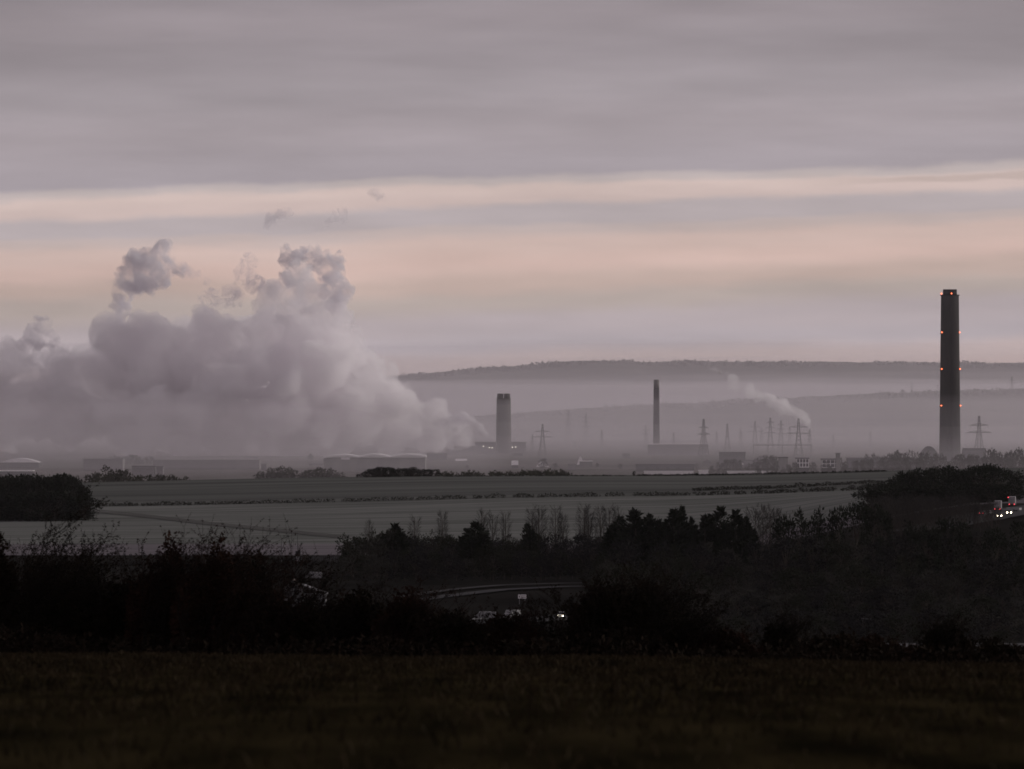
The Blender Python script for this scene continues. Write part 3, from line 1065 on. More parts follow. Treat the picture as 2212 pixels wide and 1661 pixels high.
def broadleaf(seed, matl, wide=.42, n=26, per=46, low=.12, size=.055):
    r = random.Random(seed)
    tr, cr = MB(), MB()
    tr.tube([(0, 0, -.05), (.01, .0, .25), (.0, .01, .55)], [.022, .018, .008], 6)
    cl = []
    for i in range(n):
        a = r.uniform(0, 6.283)
        z = r.uniform(low, .90)
        m = wide * math.sin(math.pi * min(1, (z - low + .14) / (1.0 - low + .12)) ** .85) ** .6
        rad = m * math.sqrt(r.uniform(.05, 1)) * .95
        c = Vector((rad * math.cos(a), rad * math.sin(a), z))
        cl.append((c, r.uniform(.07, .15)))
        tr.tube([(0, 0, .12 + .3 * z), tuple(c * .6 + Vector((0, 0, .12))), tuple(c)], [.010, .006, .002], 3, False)
    for c, rr in cl:
        for k in range(per):
            v = Vector((r.gauss(0, 1), r.gauss(0, 1), r.gauss(0, 1))).normalized()
            p = c + v * rr * r.uniform(.3, 1.05)
            if p.z < .02:
                continue
            cr.card(p, v + Vector((0, 0, .5)), r.uniform(.4, .8) * size, r.uniform(.7, 1.5) * size, r)
    return tr.mesh('trunk', M['bark']), cr.mesh('crown', matl)


def bare_tree(seed, fast=.10, wide=.13, n=44, start=.12, matl=None, twig=.0032, up=1.0):
    """leafless tree: trunk, steep limbs, and a haze of fine twigs"""
    r = random.Random(seed)
    tr, cr = MB(), MB()
    tr.tube([(0, 0, -.04), (.006, .004, .4), (-.004, .003, .75), (.002, 0, 1.0)], [.013, .010, .006, .0015], 6)
    for i in range(n):
        t = start + (1 - start) * (i / n) * .93
        a = r.uniform(0, 6.283)
        ln = (1.02 - t) * r.uniform(.28, .60) * up + .05
        out = wide * r.uniform(.5, 1.1) * (1 - .55 * t)
        p0 = Vector((0, 0, t))
        p1 = p0 + Vector((math.cos(a) * out * .75, math.sin(a) * out * .75, ln * .45))
        p2 = p0 + Vector((math.cos(a) * out, math.sin(a) * out, ln))
        tr.tube([p0, p1, p2], [.0055 * (1.1 - t), .0038 * (1.1 - t), .001], 3, False)
        for k in range(9):
            q = r.uniform(.2, 1)
            p = (p0.lerp(p1, q * 2) if q < .5 else p1.lerp(p2, q * 2 - 1))
            d = Vector((math.cos(a) + r.uniform(-.9, .9), math.sin(a) + r.uniform(-.9, .9), r.uniform(.8, 2.2)))
            cr.card(p, d, twig, r.uniform(.05, .12), r)
            cr.card(p + d.normalized() * .04, d + Vector((r.uniform(-1, 1), r.uniform(-1, 1), 0)), twig, r.uniform(.04, .08), r)
    return tr.mesh('trunk', matl or M['bark']), cr.mesh('crown', matl or M['bare'])


CON = [conifer(11, .33), conifer(12, .40), conifer(13, .28), conifer(14, .36)]
BRD = [broadleaf(21, M['scrub']), broadleaf(22, M['scrub_olive'], .48), broadleaf(23, M['scrub'], .38), broadleaf(24, M['scrub_olive'], .44, 30), broadleaf(25, M['scrub_light'], .55, 24, low=.05)]
DRK = [broadleaf(31, M['conifer'], .40, 30, 44, .06), broadleaf(32, M['conifer'], .46, 28, 44, .05), broadleaf(33, M['conifer'], .36, 30, 44, .08)]
FARB = [broadleaf(41, M['far_leaf'], .46, 30, 36, .05, .07), broadleaf(42, M['far_leaf'], .40, 26, 36, .05, .07), broadleaf(43, M['far_leaf'], .55, 28, 36, .03, .07)]
POP = [bare_tree(51), bare_tree(52, wide=.16), bare_tree(53, wide=.11), bare_tree(54, wide=.18, n=52)]
SAP = [bare_tree(61, wide=.30, n=40, start=.05, up=1.1, twig=.006), bare_tree(62, wide=.38, n=46, start=.04, up=1.0, twig=.006)]
TR = random.Random(99)


def tree(kindset, px, row, d, label, group, wide=1.0, name='tree', sink=0.0, cat='tree', zfun=gz):
    x = WX(px, d)
    b = zfun(x, d)
    h = max(1.5, EYE - (row - CY) * A * d - b)
    tk, cr = TR.choice(kindset)
    t = thing(name, (x, d, b - sink), label, cat, group, TR.uniform(0, 6.28))
    w = h * wide * TR.uniform(.92, 1.1)
    t.scale = (w, w, h + sink)
    part('trunk', tk, t)
    part('crown', cr, t)
    return t


# the belt of firs and pines in the valley
for px, row, hw, d in [(855, 1133, 24, 1850), (1028, 1130, 28, 1830), (1140, 1132, 18, 1850), (1012, 1143, 16, 1840), (1340, 1119, 26, 1780),
                       (1372, 1102, 34, 1760), (1404, 1113, 22, 1770), (1455, 1102, 30, 1750), (1438, 1124, 18, 1760), (1474, 1096, 20, 1765), (1522, 1115, 26, 1740),
                       (1556, 1098, 28, 1745), (1590, 1105, 26, 1730), (1612, 1118, 14, 1740)]:
    h = EYE - (row - CY) * A * d - gz(WX(px, d), d)
    tree(CON, px, row, d, 'dark green fir standing out of the grey scrub belt below the fields', 'firs in the valley belt', 1.8 * hw * A * d / (.36 * h), 'fir_tree')
for px, row, hw, d in [(1690, 1110, 30, 1700), (1722, 1101, 32, 1690), (1766, 1098, 34, 1720), (1812, 1091, 36, 1720), (1850, 1086, 36, 1740), (1886, 1085, 34, 1760), (1907, 1096, 24, 1740),
                       (1965, 1124, 30, 1640), (2003, 1132, 34, 1620), (2050, 1119, 36, 1640), (2083, 1127, 30, 1600), (2150, 1138, 40, 1600), (2202, 1124, 34, 1650)]:
    h = EYE - (row - CY) * A * d - gz(WX(px, d), d)
    tree(DRK, px, row, d, 'tall dense black evergreen on the wooded rise below the road', 'evergreens on the wooded rise', hw * A * d / (.40 * h), 'evergreen_tree')
for px, row in [(798, 1128), (896, 1119), (955, 1109), (1041, 1106), (1064, 1112), (1092, 1110), (1150, 1101), (1164, 1098), (1200, 1098), (1216, 1116), (1263, 1095), (1271, 1104),
                (1298, 1099), (1316, 1097), (1336, 1100)]:
    tree(POP, px, row, 1930, 'slender leafless poplar against the pale ploughed field', 'bare poplars', 1.0, 'poplar_tree')
for px, row, d in [(1632, 1100, 1800), (1648, 1096, 1820), (1664, 1098, 1810), (1676, 1104, 1790)]:
    tree(SAP, px, row, d, 'leafless spreading tree in the gap between the firs and the wooded rise', 'bare trees in the gap', .8, 'bare_tree')
# grey leafless scrub wood filling the valley belt, back to front
WL = 'grey leafless tree of the scrub wood filling the valley'
WG = 'scrub wood trees'
for i in range(60):
    px = 752 + i * 12.2 + TR.uniform(-7, 7)
    row = 1160 + TR.uniform(-14, 16) - 8 * math.exp(-((px - 830) / 70) ** 2)
    tree(BRD, px, row, 1900 + TR.uniform(-60, 40), WL, WG, TR.uniform(.75, 1.05), 'scrub_tree')
for i in range(40):
    px = 766 + i * 18 + TR.uniform(-7, 7)
    tree(BRD, px, 1190 + TR.uniform(-14, 16), 1790 + TR.uniform(-30, 30), WL, WG, TR.uniform(.8, 1.1), 'scrub_tree')
for i in range(38):
    px = 1290 + i * 26 + TR.uniform(-10, 10)
    tree(BRD, px, 1186 + TR.uniform(-22, 22) - 26 * max(0, (px - 1600) / 600), 1660 + TR.uniform(-40, 40), WL, WG, TR.uniform(.8, 1.1), 'scrub_tree')
for i in range(36):
    px = 1290 + i * 27 + TR.uniform(-10, 10)
    tree(BRD, px, 1236 + TR.uniform(-22, 22) - 30 * max(0, (px - 1600) / 600), 1540 + TR.uniform(-40, 40), WL, WG, TR.uniform(.9, 1.3), 'scrub_tree')
for i in range(34):
    px = 1330 + i * 27 + TR.uniform(-10, 10)
    tree(BRD, px, 1284 + TR.uniform(-20, 18), 1420 + TR.uniform(-40, 30), WL, WG, TR.uniform(1.1, 1.6), 'scrub_tree')
for i in range(30):
    px = 1480 + i * 25 + TR.uniform(-10, 10)
    tree(BRD, px, 1326 + TR.uniform(-14, 14), 1290 + TR.uniform(-40, 30), WL, WG, TR.uniform(1.3, 1.8), 'scrub_tree')
for i in range(26):
    px = 470 + i * 19 + TR.uniform(-7, 7)
    tree(BRD, px, 1262 + TR.uniform(-16, 10) - (10 if 500 < px < 610 else 0), 1740 + TR.uniform(-30, 20), 'low grey scrub bush on the verge this side of the poplars', 'scrub on the verge', TR.uniform(1.3, 1.9), 'scrub_bush', cat='bush')
for i in range(7):
    tree(DRK, 520 + i * 14, 1200 + TR.uniform(-10, 12) + i * 2, 2000 + TR.uniform(-30, 30), 'rounded dark tree at the foot of the lilac field', 'dark trees below the lilac field', .8, 'dark_tree')
for i in range(26):
    tree(BRD, 175 + i * 15 + TR.uniform(-6, 6), 1201 + TR.uniform(-7, 9), 2400 + TR.uniform(-25, 25), 'small grey bush along the bottom edge of the lilac field', 'bushes below the lilac field', TR.uniform(1.2, 1.8), 'field_bush', .3, cat='bush')
# young trees on the bank under the main road
for i in range(60):
    px = 1895 + i * 4.4 + TR.uniform(-4, 4)
    tree(SAP, px, 1080 + TR.uniform(-10, 10) + max(0, px - 2080) * .12, 1880 + TR.uniform(-30, 30), 'thin bare sapling on the bank under the main road', 'saplings under the main road', .7, 'sapling')
# the wood above the main road and the fir wood at the other side
for i in range(34):
    px = 1902 + i * 9.3 + TR.uniform(-4, 4)
    top = np.interp(px, [1900, 1925, 1960, 2000, 2040, 2075, 2095, 2125, 2150, 2175, 2205], [1040, 1024, 1016, 1010, 1008, 1003, 1009, 1001, 1003, 1011, 1020])
    tree(DRK, px, float(top) + TR.choice((-2, 1, 3, 9, 14)) + TR.uniform(-1, 3), 2610 + TR.uniform(-70, 60), 'dark rounded tree in the wood above the lorries', 'wood above the main road', TR.uniform(.7, 1.2), 'dark_tree', .8)
for i in range(30):
    px = -45 + i * 8 + TR.uniform(-3, 3)
    top = np.interp(px, [-40, 0, 60, 110, 145, 165, 180, 195], [1024, 1026, 1023, 1026, 1023, 1034, 1052, 1076])
    tree(DRK, px, float(top) + TR.choice((-3, 0, 2, 5)) + TR.uniform(-1, 3), 3080 + TR.uniform(-50, 50), 'dense black fir of the block of wood at the hedge end', 'block of fir wood', TR.uniform(.65, 1.0), 'fir_tree', 1.0)
for i in range(24):
    px = 774 + i * 7.5 + TR.uniform(-2, 2)
    top = np.interp(px, [772, 790, 810, 832, 850, 870, 890, 905, 920, 940, 950], [1026, 1020, 1014, 1012, 1013.5, 1015, 1011, 1017, 1014, 1017, 1026])
    tree(DRK, px, float(top) - 3.5 + TR.uniform(-1, 2.5), 3880 + TR.uniform(-20, 30), 'small black tree of the copse on the field skyline', 'copse on the skyline', 1.9, 'dark_tree', 1.6)
tree(DRK, 1235, 1021, 3830, 'lone small bush on the field skyline nearer the copse', None, .9, 'bush', cat='bush')
tree(DRK, 1370, 1017, 3830, 'lone round tree on the field skyline below the slim chimney', None, .9, 'dark_tree')
for px, row in [(1708, 1021), (1722, 1022), (1738, 1021), (1756, 1023), (1800, 1023), (1826, 1022), (1850, 1021), (1880, 1020)]:
    tree(DRK, px, row, 3840, 'small dark bush at the far field edge below the framed offices', 'bushes at the far field edge', 1.6, 'bush', cat='bush')
for px, row in [(1500, 1063), (1540, 1062), (1590, 1060), (1640, 1058), (1690, 1055), (1730, 1053), (1765, 1052), (1800, 1050), (1840, 1047), (1870, 1044), (1890, 1040)]:
    tree(BRD, px, row, 3330, 'low round bush where the hedge climbs towards the dark wood', 'bushes along the rising hedge', 2.2, 'hedge_bush', cat='bush')
for i in range(30):
    px = 1890 + i * 10.5 + TR.uniform(-5, 5)
    tree(DRK, px, 1048 + TR.uniform(-5, 8), 2500 + TR.uniform(-20, 20), 'low dark thicket bush along the foot of the wood above the lorries', 'thicket under the wood', TR.uniform(1.6, 2.4), 'thicket_bush', .6, cat='bush')
for i in range(18):
    px = -40 + i * 13 + TR.uniform(-5, 5)
    tree(DRK, px, 1066 + TR.uniform(-5, 8), 3020 + TR.uniform(-15, 10), 'low dark bush along the foot of the block of fir wood', 'bushes under the fir wood', TR.uniform(1.6, 2.4), 'thicket_bush', .6, cat='bush')
for i in range(44):
    px = 1470 + i * 17.5 + TR.uniform(-7, 7)
    tree(BRD, px, 1362 + TR.uniform(-10, 12) - 8 * max(0, (px - 1900) / 300), 1190 + (TR.uniform(-50, 60) if px < 1850 else TR.uniform(10, 70)), WL, WG, TR.uniform(1.4, 2.0), 'scrub_tree')
# misty trees on the plain
for px, row, wd, d in [(572, 1017, 1.3, 6300), (588, 1011, 1.3, 6320), (604, 1009, 1.3, 6300), (620, 1010, 1.3, 6280), (634, 1016, 1.3, 6300), (662, 1018, 1.3, 6350), (678, 1013, 1.3, 6300), (694, 1011, 1.3, 6320), (708, 1012, 1.3, 6290), (722, 1015, 1.3, 6330), (737, 1021, 1.3, 6300),
                       (232, 1007, .8, 5700), (250, 1012, .8, 5720), (212, 1020, .9, 5650), (270, 1018, .9, 5700), (300, 1026, .9, 5600), (330, 1024, .9, 5650), (352, 1025, .9, 5630), (375, 1028, 1, 5600),
                       (405, 1030, 1, 5600), (195, 1026, 1, 5400), (285, 1030, 1, 5400)]:
    tree(FARB, px, row, d, 'round misty tree on the plain just past the first field edge', 'round misty trees', wd, 'misty_tree')
for px, row, d in [(1538, 1006, 7350), (1552, 998, 7380), (1568, 993, 7360), (1584, 991, 7340), (1598, 995, 7370), (1612, 1004, 7350), (1622, 1000, 7300), (1634, 990, 7320), (1647, 985, 7300), (1660, 983, 7330), (1673, 986, 7310), (1684, 996, 7330)]:
    tree(FARB, px, row, d, 'round dark tree in the two clumps behind the white wall', 'round trees behind the white wall', .85, 'misty_tree')
for i in range(22):
    px = 958 + i * 12.5 + TR.uniform(-4, 4)
    tree(FARB, px, 1021 - 7 * math.exp(-((px - 1160) / 45) ** 2) + TR.uniform(-2, 3), 5450 + TR.uniform(-80, 80), 'dim low tree of the line beyond the field under the twin-topped chimney', 'dim tree line', 1.0, 'misty_tree')
for i in range(44):
    px = 1640 + i * 13.5 + TR.uniform(-5, 5)
    top = np.interp(px, [1640, 1800, 1900, 1960, 2040, 2100, 2212], [1004, 996, 980, 974, 984, 976, 972])
    tree(FARB, px, float(top) + TR.uniform(-4, 8), 6950 + TR.uniform(-100, 250), 'tall hazy tree in the belt at the foot of the tallest chimney', 'hazy tree belt', .6, 'misty_tree')
for i in range(14):
    px = 215 + i * 8.5
    tree(FARB, px, 984 + 3 * math.sin(i * 1.3) + abs(i - 8) * .8, 8300, 'faint tree in the clump above the blank grey shed', 'faint clump', .9, 'misty_tree')
for px, row in [(1010, 1004), (1060, 1008), (1175, 990), (1200, 1000), (1130, 1008), (1250, 1005), (1290, 1000), (1340, 1002), (480, 1000), (520, 1005), (560, 1003), (450, 1004), (1620, 1012), (1505, 1000)]:
    tree(FARB, px, row, 7900 + TR.uniform(-150, 150), 'very faint tree among the sheds and pylons', 'faint trees among the sheds', 1.1, 'misty_tree')


def canopy(name, d, pts, n, size, label, jit, zoff, seed, x0=-500, x1=2700):
    """far-off wood along a ridge: a mass of uneven leafy lumps"""
    r = random.Random(seed)
    mb = MB()
    for i in range(n):
        px = r.uniform(x0, x1)
        gap = mnoise.noise(Vector((px * .008, seed, 0)))
        y = d + r.uniform(-jit, jit * .3)
        c = EYE - (float(ridge_interp(pts, px)) - CY) * A * d
        s = size * r.uniform(.5, 1.2) * (1 + .5 * gap)
        wob = 60 * math.sin(px * .006)
        drop = 0.10 * max(0, d - y) * .35
        for k in range(20):
            v = Vector((r.gauss(0, 1), r.gauss(0, 1), r.gauss(0, .8))).normalized()
            mb.card(Vector((WX(px, d), y + wob, c + zoff + s * .3 - drop)) + v * s * r.uniform(.2, .75), Vector((v.x, v.y, v.z * .3)), s * .75, s * .6, r)
    o = mb.build(name, M['far_leaf'])
    tag(o, label, 'woodland', kind='stuff')


canopy('woodland', D_FAR, FAR, 2600, 8, 'wooded crest of the far ridge', 260, -4.5, 5)
canopy('woodland', D_NEARH, NEARH, 2000, 6.5, 'wooded crest of the nearer misty ridge', 220, -3.5, 6)


# ------------------------------------------------------------------ hedges and tracks in the fields
def find_d(px, row, d0, d1, up=0.0):
    """distance between d0 and d1 where the ground (plus up) is seen at this row"""
    ds = np.linspace(d0, d1, 600)
    rows = CY + (EYE - up - ground_z(WX(px, ds), ds)) / (A * ds)
    return float(ds[int(np.argmin(np.abs(rows - row)))])


def hedge(name, line, n, hgt, label, matl, seed, gap=-.28, thick=2.2):
    r = random.Random(seed)
    mb = MB()
    for i in range(n):
        q = r.random() * (len(line) - 1)
        k = int(q)
        f = q - k
        px = line[k][0] * (1 - f) + line[k + 1][0] * f
        d = line[k][1] * (1 - f) + line[k + 1][1] * f
        g = mnoise.noise(Vector((px * .035, seed, 0))) + .5 * mnoise.noise(Vector((px * .13, seed, 3)))
        if g < gap:
            continue
        y = d + r.uniform(-thick, thick) * .5
        x = WX(px, d)
        h = hgt * (.65 + .8 * max(0, g + .25)) * r.uniform(.1, 1)
        mb.card(Vector((x, y, gz(x, y) + h - .25)), Vector((r.uniform(-1, 1), r.uniform(-1, 1), r.uniform(-.2, 1))), .55, r.uniform(.6, 1.2), r)
    o = mb.build(name, matl)
    return tag(o, label, 'hedge')


hedge('hedge', [(180, 3300), (600, 3300), (1100, 3302), (1500, 3302), (1905, 3296)], 7500, 2.3, 'long broken dark hedge dividing the two pale fields', M['scrub_olive'], 3)
hedge('hedge', [(1495, 3395), (1700, 3420), (1905, 3480)], 2600, 2.2, 'shorter hedge rising towards the dark wood', M['scrub_olive'], 9, -.5)
hedge('hedge', [(1375, 3826), (1600, 3828), (1915, 3830)], 2600, 1.1, 'thin hedge drawn along the far edge of the upper field', M['conifer'], 5, -.6)
hedge('hedge', [(955, 3826), (1370, 3826)], 900, .6, 'low straggling hedge between copse and lone round tree', M['conifer'], 15, -.2)


def strip(name, pts, wid, matl, lift=0.12, kind='structure'):
    """a draped strip of road or track: (x, y) centre points"""
    mb = MB()
    P = [Vector((p[0], p[1], 0)) for p in pts]
    Q = []
    for i in range(len(P) - 1):
        for k in range(12):
            Q.append(P[i].lerp(P[i + 1], k / 12))
    Q.append(P[-1])
    for i, p in enumerate(Q):
        t = (Q[min(i + 1, len(Q) - 1)] - Q[max(i - 1, 0)]).normalized()
        s = Vector((-t.y, t.x, 0)) * wid * .5
        for q in (p - s, p + s):
            mb.v.append((q.x, q.y, max(gz(q.x, q.y), gz(p.x, p.y)) + lift))
    for i in range(len(Q) - 1):
        mb.f.append((2 * i, 2 * i + 1, 2 * i + 3, 2 * i + 2))
    o = mb.build(name, matl)
    if kind:
        tag(o, kind=kind)
    return o


M['yard'] = mat('yard', (0.04, 0.04, 0.041), (0.13, 0.13, 0.132), 0.12)
M['asphalt_pale'] = mat('asphalt_pale', (0.035, 0.035, 0.035), (0.055, 0.055, 0.055), 0.3)
M['track'] = mat('track', (0.060, 0.062, 0.056), (0.085, 0.086, 0.078), 0.1)
M['track_pale'] = mat('track_pale', (0.16, 0.165, 0.15), (0.20, 0.205, 0.19), 0.1)
for nm, off, wd, mt_ in (('field_track', 0, 5, 'track'), ('field_track', 5, 4, 'track'), ('field_track', 2.6, 7, 'track_pale')):
    pts = []
    for px, row in [(-40, 1091), (60, 1095), (160, 1101), (260, 1111), (360, 1122), (460, 1134), (560, 1144), (660, 1154), (760, 1164)]:
        d = find_d(px, row - off * .75, 2470, 3280)
        pts.append((WX(px, d), d))
    strip(nm, pts, wd * 1.45, M[mt_], .22 if mt_ == 'track' else .12)

# ------------------------------------------------------------------ roads
strip('road', [(WX(2420, 2500), 2500), (WX(2290, 2250), 2250), (WX(2200, 2080), 2080), (WX(2150, 1990), 1990), (WX(2090, 1930), 1930), (WX(1990, 1890), 1890)], 24, M['asphalt'], .5)
strip('road', [(WX(300, 1345), 1345), (WX(900, 1365), 1365), (WX(1212, 1402), 1402), (WX(1330, 1415), 1415)], 22, M['asphalt'], .35)
strip('slip_road', [(WX(860, 1540), 1540), (WX(960, 1590), 1590), (WX(1080, 1640), 1640), (WX(1220, 1670), 1670), (WX(1330, 1675), 1675)], 4, M['asphalt_pale'], .5)
strip('slip_road', [(WX(860, 1500), 1500), (WX(960, 1545), 1545), (WX(1080, 1595), 1595), (WX(1220, 1625), 1625), (WX(1330, 1630), 1630)], 6, M['asphalt'], .5)
strip('yard', [(WX(1850, 1150), 1150), (WX(2050, 1150), 1150), (WX(2350, 1150), 1150)], 30, M['yard'], .3)


def barrier(name, pts, label):
    """post-and-rail crash barrier: (px, d) points"""
    t = thing(name, (WX(*pts[0]), pts[0][1], gz(WX(*pts[0]), pts[0][1])), label, 'barrier')
    o0 = Vector(t.location)
    P = []
    for i in range(len(pts) - 1):
        for k in range(8):
            f = k / 8
            px = pts[i][0] * (1 - f) + pts[i + 1][0] * f
            d = pts[i][1] * (1 - f) + pts[i + 1][1] * f
            x = WX(px, d)
            P.append(Vector((x, d, gz(x, d) + .4)) - o0)
    MB().tube([p + Vector((0, 0, .65)) for p in P], [.17] * len(P), 6).build('rail', M['rail'], t)
    for p in P[::3]:
        MB().box(p + Vector((0, .25, .25)), (.14, .12, .9)).build('post', M['steel'], t)


barrier('crash_barrier', [(930, 1365), (1020, 1377), (1105, 1389)], 'pale crash barrier on the low road left bare by the gap in the bushes')
barrier('crash_barrier', [(1820, 1385), (1860, 1378), (1890, 1374)], 'short pale barrier lost in the scrub of the wooded rise')


# ------------------------------------------------------------------ vehicles
def wheels(t, spots, r=.33):
    for x, y in spots:
        w = MB()
        w.ring([-.11, -.11, .11, .11], [r * .2, r, r, r * .2], 14)
        w.v = [(c[2] + x, c[0] + y, c[1] + r) for c in w.v]
        o = w.build('wheel', M['tyre'], t)


def car(px, d, heading, label, paint, lights, up=.5, group=None):
    """heading 0: drives away from the view; pi: towards it"""
    x = WX(px, d)
    t = thing('car', (x, d, gz(x, d) + up), label, 'car', group, heading)
    pr = [(-2.1, .32), (-2.12, .75), (-1.95, .92), (1.1, .95), (2.0, .80), (2.12, .55), (2.08, .30)]
    MB().prism(pr, -.87, .87, 'x').build('body', M[paint], t)
    b = MB()
    lo, hi = [(-1.75, .93), (1.05, .95)], [(-1.25, 1.44), (.35, 1.46)]
    b.v = [(-.82, lo[0][0], lo[0][1]), (.82, lo[0][0], lo[0][1]), (.82, lo[1][0], lo[1][1]), (-.82, lo[1][0], lo[1][1]),
           (-.60, hi[0][0], hi[0][1]), (.60, hi[0][0], hi[0][1]), (.60, hi[1][0], hi[1][1]), (-.60, hi[1][0], hi[1][1])]
    b.f = [(0, 1, 5, 4), (1, 2, 6, 5), (2, 3, 7, 6), (3, 0, 4, 7)]
    b.build('window', M['glass'], t)
    MB().box(((0, -.45, 1.47)), (1.24, 1.66, .05)).build('roof', M[paint], t)
    wheels(t, [(-.8, 1.3), (.8, 1.3), (-.8, -1.3), (.8, -1.3)])
    for s in (-1, 1):
        if 'head' in lights:
            part('headlight', HEADM, t, (s * .66, 2.14, .66))
        if 'tail' in lights:
            part('tail_light', TAILM, t, (s * .68, -2.14, .78))
    return t


HEADM = MB().ring([-.19, -.12, .12, .19], [.05, .19, .19, .05], 12).mesh('headlight', M['head'], True)
TAILM = MB().ring([-.12, -.08, .08, .12], [.04, .13, .13, .04], 10).mesh('tail_light', M['tail'], True)


def lorry(px, d, label, n_high):
    x = WX(px, d)
    t = thing('lorry', (x, d, gz(x, d) + .5), label, 'lorry', None, math.radians(-7))
    MB().box((0, -2.2, 2.5), (2.5, 9.6, 2.7)).build('box_body', M['lorry_grey'], t)
    MB().box((0, -2.2, 1.0), (2.3, 9.4, .24)).build('chassis', M['sign_black'], t)
    cab = MB().prism([(3.0, .6), (3.0, 3.0), (4.2, 3.1), (5.1, 2.7), (5.3, 1.6), (5.3, .6)], -1.2, 1.2, 'x').build('cab', M['white'], t)
    MB().box((0, 5.25, 2.2), (2.1, .1, .7)).build('windscreen', M['glass'], cab)
    wheels(t, [(-1.05, 4.2), (1.05, 4.2), (-1.05, -4.6), (1.05, -4.6), (-1.05, -3.4), (1.05, -3.4)], .5)
    for s in (-1, 1):
        part('tail_light', TAILM, t, (s * .95, -7.05, .95))
        if n_high and s == -1:
            part('marker_light', TAILM, t, (s * 1.35, -7.0, 3.6))


rd = lambda px, row, up: find_d(px, row, 1850, 2500, up)
lorry(2187, 2190, 'larger grey box lorry climbing at the top of the main road', True)
lorry(2156, 2070, 'smaller grey box lorry ahead of the red tail lights', False)
AW = math.radians(-25)
car(2124.5, 1985, AW, 'dim dark car with one bright tail light behind the other red lights', 'car_dark', ['tail'])
car(2136.5, 1990, AW, 'dark car with two bright red tail lights below the smaller lorry', 'car_dark', ['tail'])
car(2160, 1945, math.pi + AW * .4, 'car with dazzling headlights lowest on the main road', 'car_dark', ['head'])
car(2181, 1985, math.pi + AW * .4, 'oncoming car with wide set headlights under the larger lorry', 'car_dark', ['head'])
x = WX(2190, 2060)
t = thing('car_trailer', (x, 2060, gz(x, 2060) + .5), 'low pale trailer passing below the larger lorry', 'trailer', None, math.radians(60))
MB().box((0, 0, .9), (2.2, 5.2, .8)).build('bed', M['white'], t)
MB().box((0, 3.4, .6), (.15, 1.8, .15)).build('drawbar', M['steel'], t)
wheels(t, [(-1.0, -.6), (1.0, -.6)], .36)
car(1212, 1400, math.pi - .12, 'silver car with lit headlights seen through the gap beside the big dark bush', 'car_silver', ['head'], .4)


def van(px, d, label, heading):
    x = WX(px, d)
    t = thing('van', (x, d, gz(x, d) + .4), label, 'van', None, heading)
    MB().prism([(-2.6, .4), (-2.6, 2.2), (1.2, 2.3), (1.9, 1.5), (2.6, 1.25), (2.7, .4)], -.95, .95, 'x').build('body', M['white'], t)
    MB().prism([(1.26, 2.16), (1.92, 1.48), (1.86, 1.44), (1.2, 2.1)], -.97, .97, 'x').build('windscreen', M['glass'], t)
    wheels(t, [(-.85, 1.6), (.85, 1.6), (-.85, -1.6), (.85, -1.6)], .36)


van(677, 1765, 'white van parked on the verge above the white house', 1.5)
van(1106, 1393, 'white van half hidden by hedge stems near the road sign', 2.6)
van(1048, 1383, 'white van passing behind the crash barrier', 1.7)

# white house beside the low road
d = 1480
x = WX(632, d)
hz = gz(x, d)
t = thing('white_house', (x, d, hz), 'white gabled house half hidden by hedge twigs with a long pale lower roof', 'house')
u = A * d
H = lambda row: EYE - (row - CY) * u - hz
w = 38 * u
MB().prism([(-w / 2, 0), (w / 2, 0), (w / 2, H(1273)), (0, H(1253)), (-w / 2, H(1273))], 0, 9).build('wall', M['white'], t)
for s in (-1, 1):
    MB().prism([(s * (w / 2 + .3), H(1273) - .25), (s * (w / 2 + .3), H(1273) - .02), (0, H(1253) + .26), (0, H(1253) + .03)][::s], -.25, 9.3).build('roof', M['roof_tile'], t)
MB().box((.1, -.03, H(1266)), (.9, .12, 1.1)).build('window', M['glass'], t)
MB().box((w / 2 + 3.2, 4.5, H(1284) / 2), (6.2, 8, H(1284))).build('side_wing', M['white'], t)
MB().prism([(w / 2 + .1, H(1264)), (w / 2 + 6.7, H(1284)), (w / 2 + 6.7, H(1284) + .2), (w / 2 + .1, H(1264) + .2)], .2, 8.8).build('wing_roof', M['lorry_grey'], t)

# road sign
d = 1500
x, u = WX(1128, 1500), A * 1500
t = thing('road_sign', (x, d, gz(x, d)), 'white rectangular road sign with dark lettering and an arrow mark', 'sign')
sz = EYE - (1288.5 - CY) * u - gz(x, d)
MB().box((0, 0, sz), (17.5 * u, .08, 8.6 * u)).build('board', M['clad_pale'], t)
mk = MB()
mk.prism([(-7.2 * u, sz), (-5.6 * u, sz + 2.6 * u), (-4.6 * u, sz + 1.5 * u), (-5.2 * u, sz), (-4.6 * u, sz - 1.5 * u), (-5.6 * u, sz - 2.6 * u)], -.07, -.045)
mk.build('arrow_mark', M['sign_black'], t)
tx = MB()
rr = random.Random(4)
for j in (-1, 1):
    xx = -2.6
    while xx < 7.2:
        ww = rr.uniform(.35, .8)
        tx.box((xx * u, -.055, sz + j * 1.7 * u + rr.uniform(-.2, .2) * u), (ww * u, .025, rr.uniform(1.2, 2.0) * u))
        xx += ww + rr.uniform(.3, .6)
tx.build('lettering', M['sign_black'], t)
for s in (-1, 1):
    MB().tube([(s * 6 * u, .1, -.3), (s * 6 * u, .1, sz + 3 * u)], [.06, .06], 6).build('post', M['steel'], t)

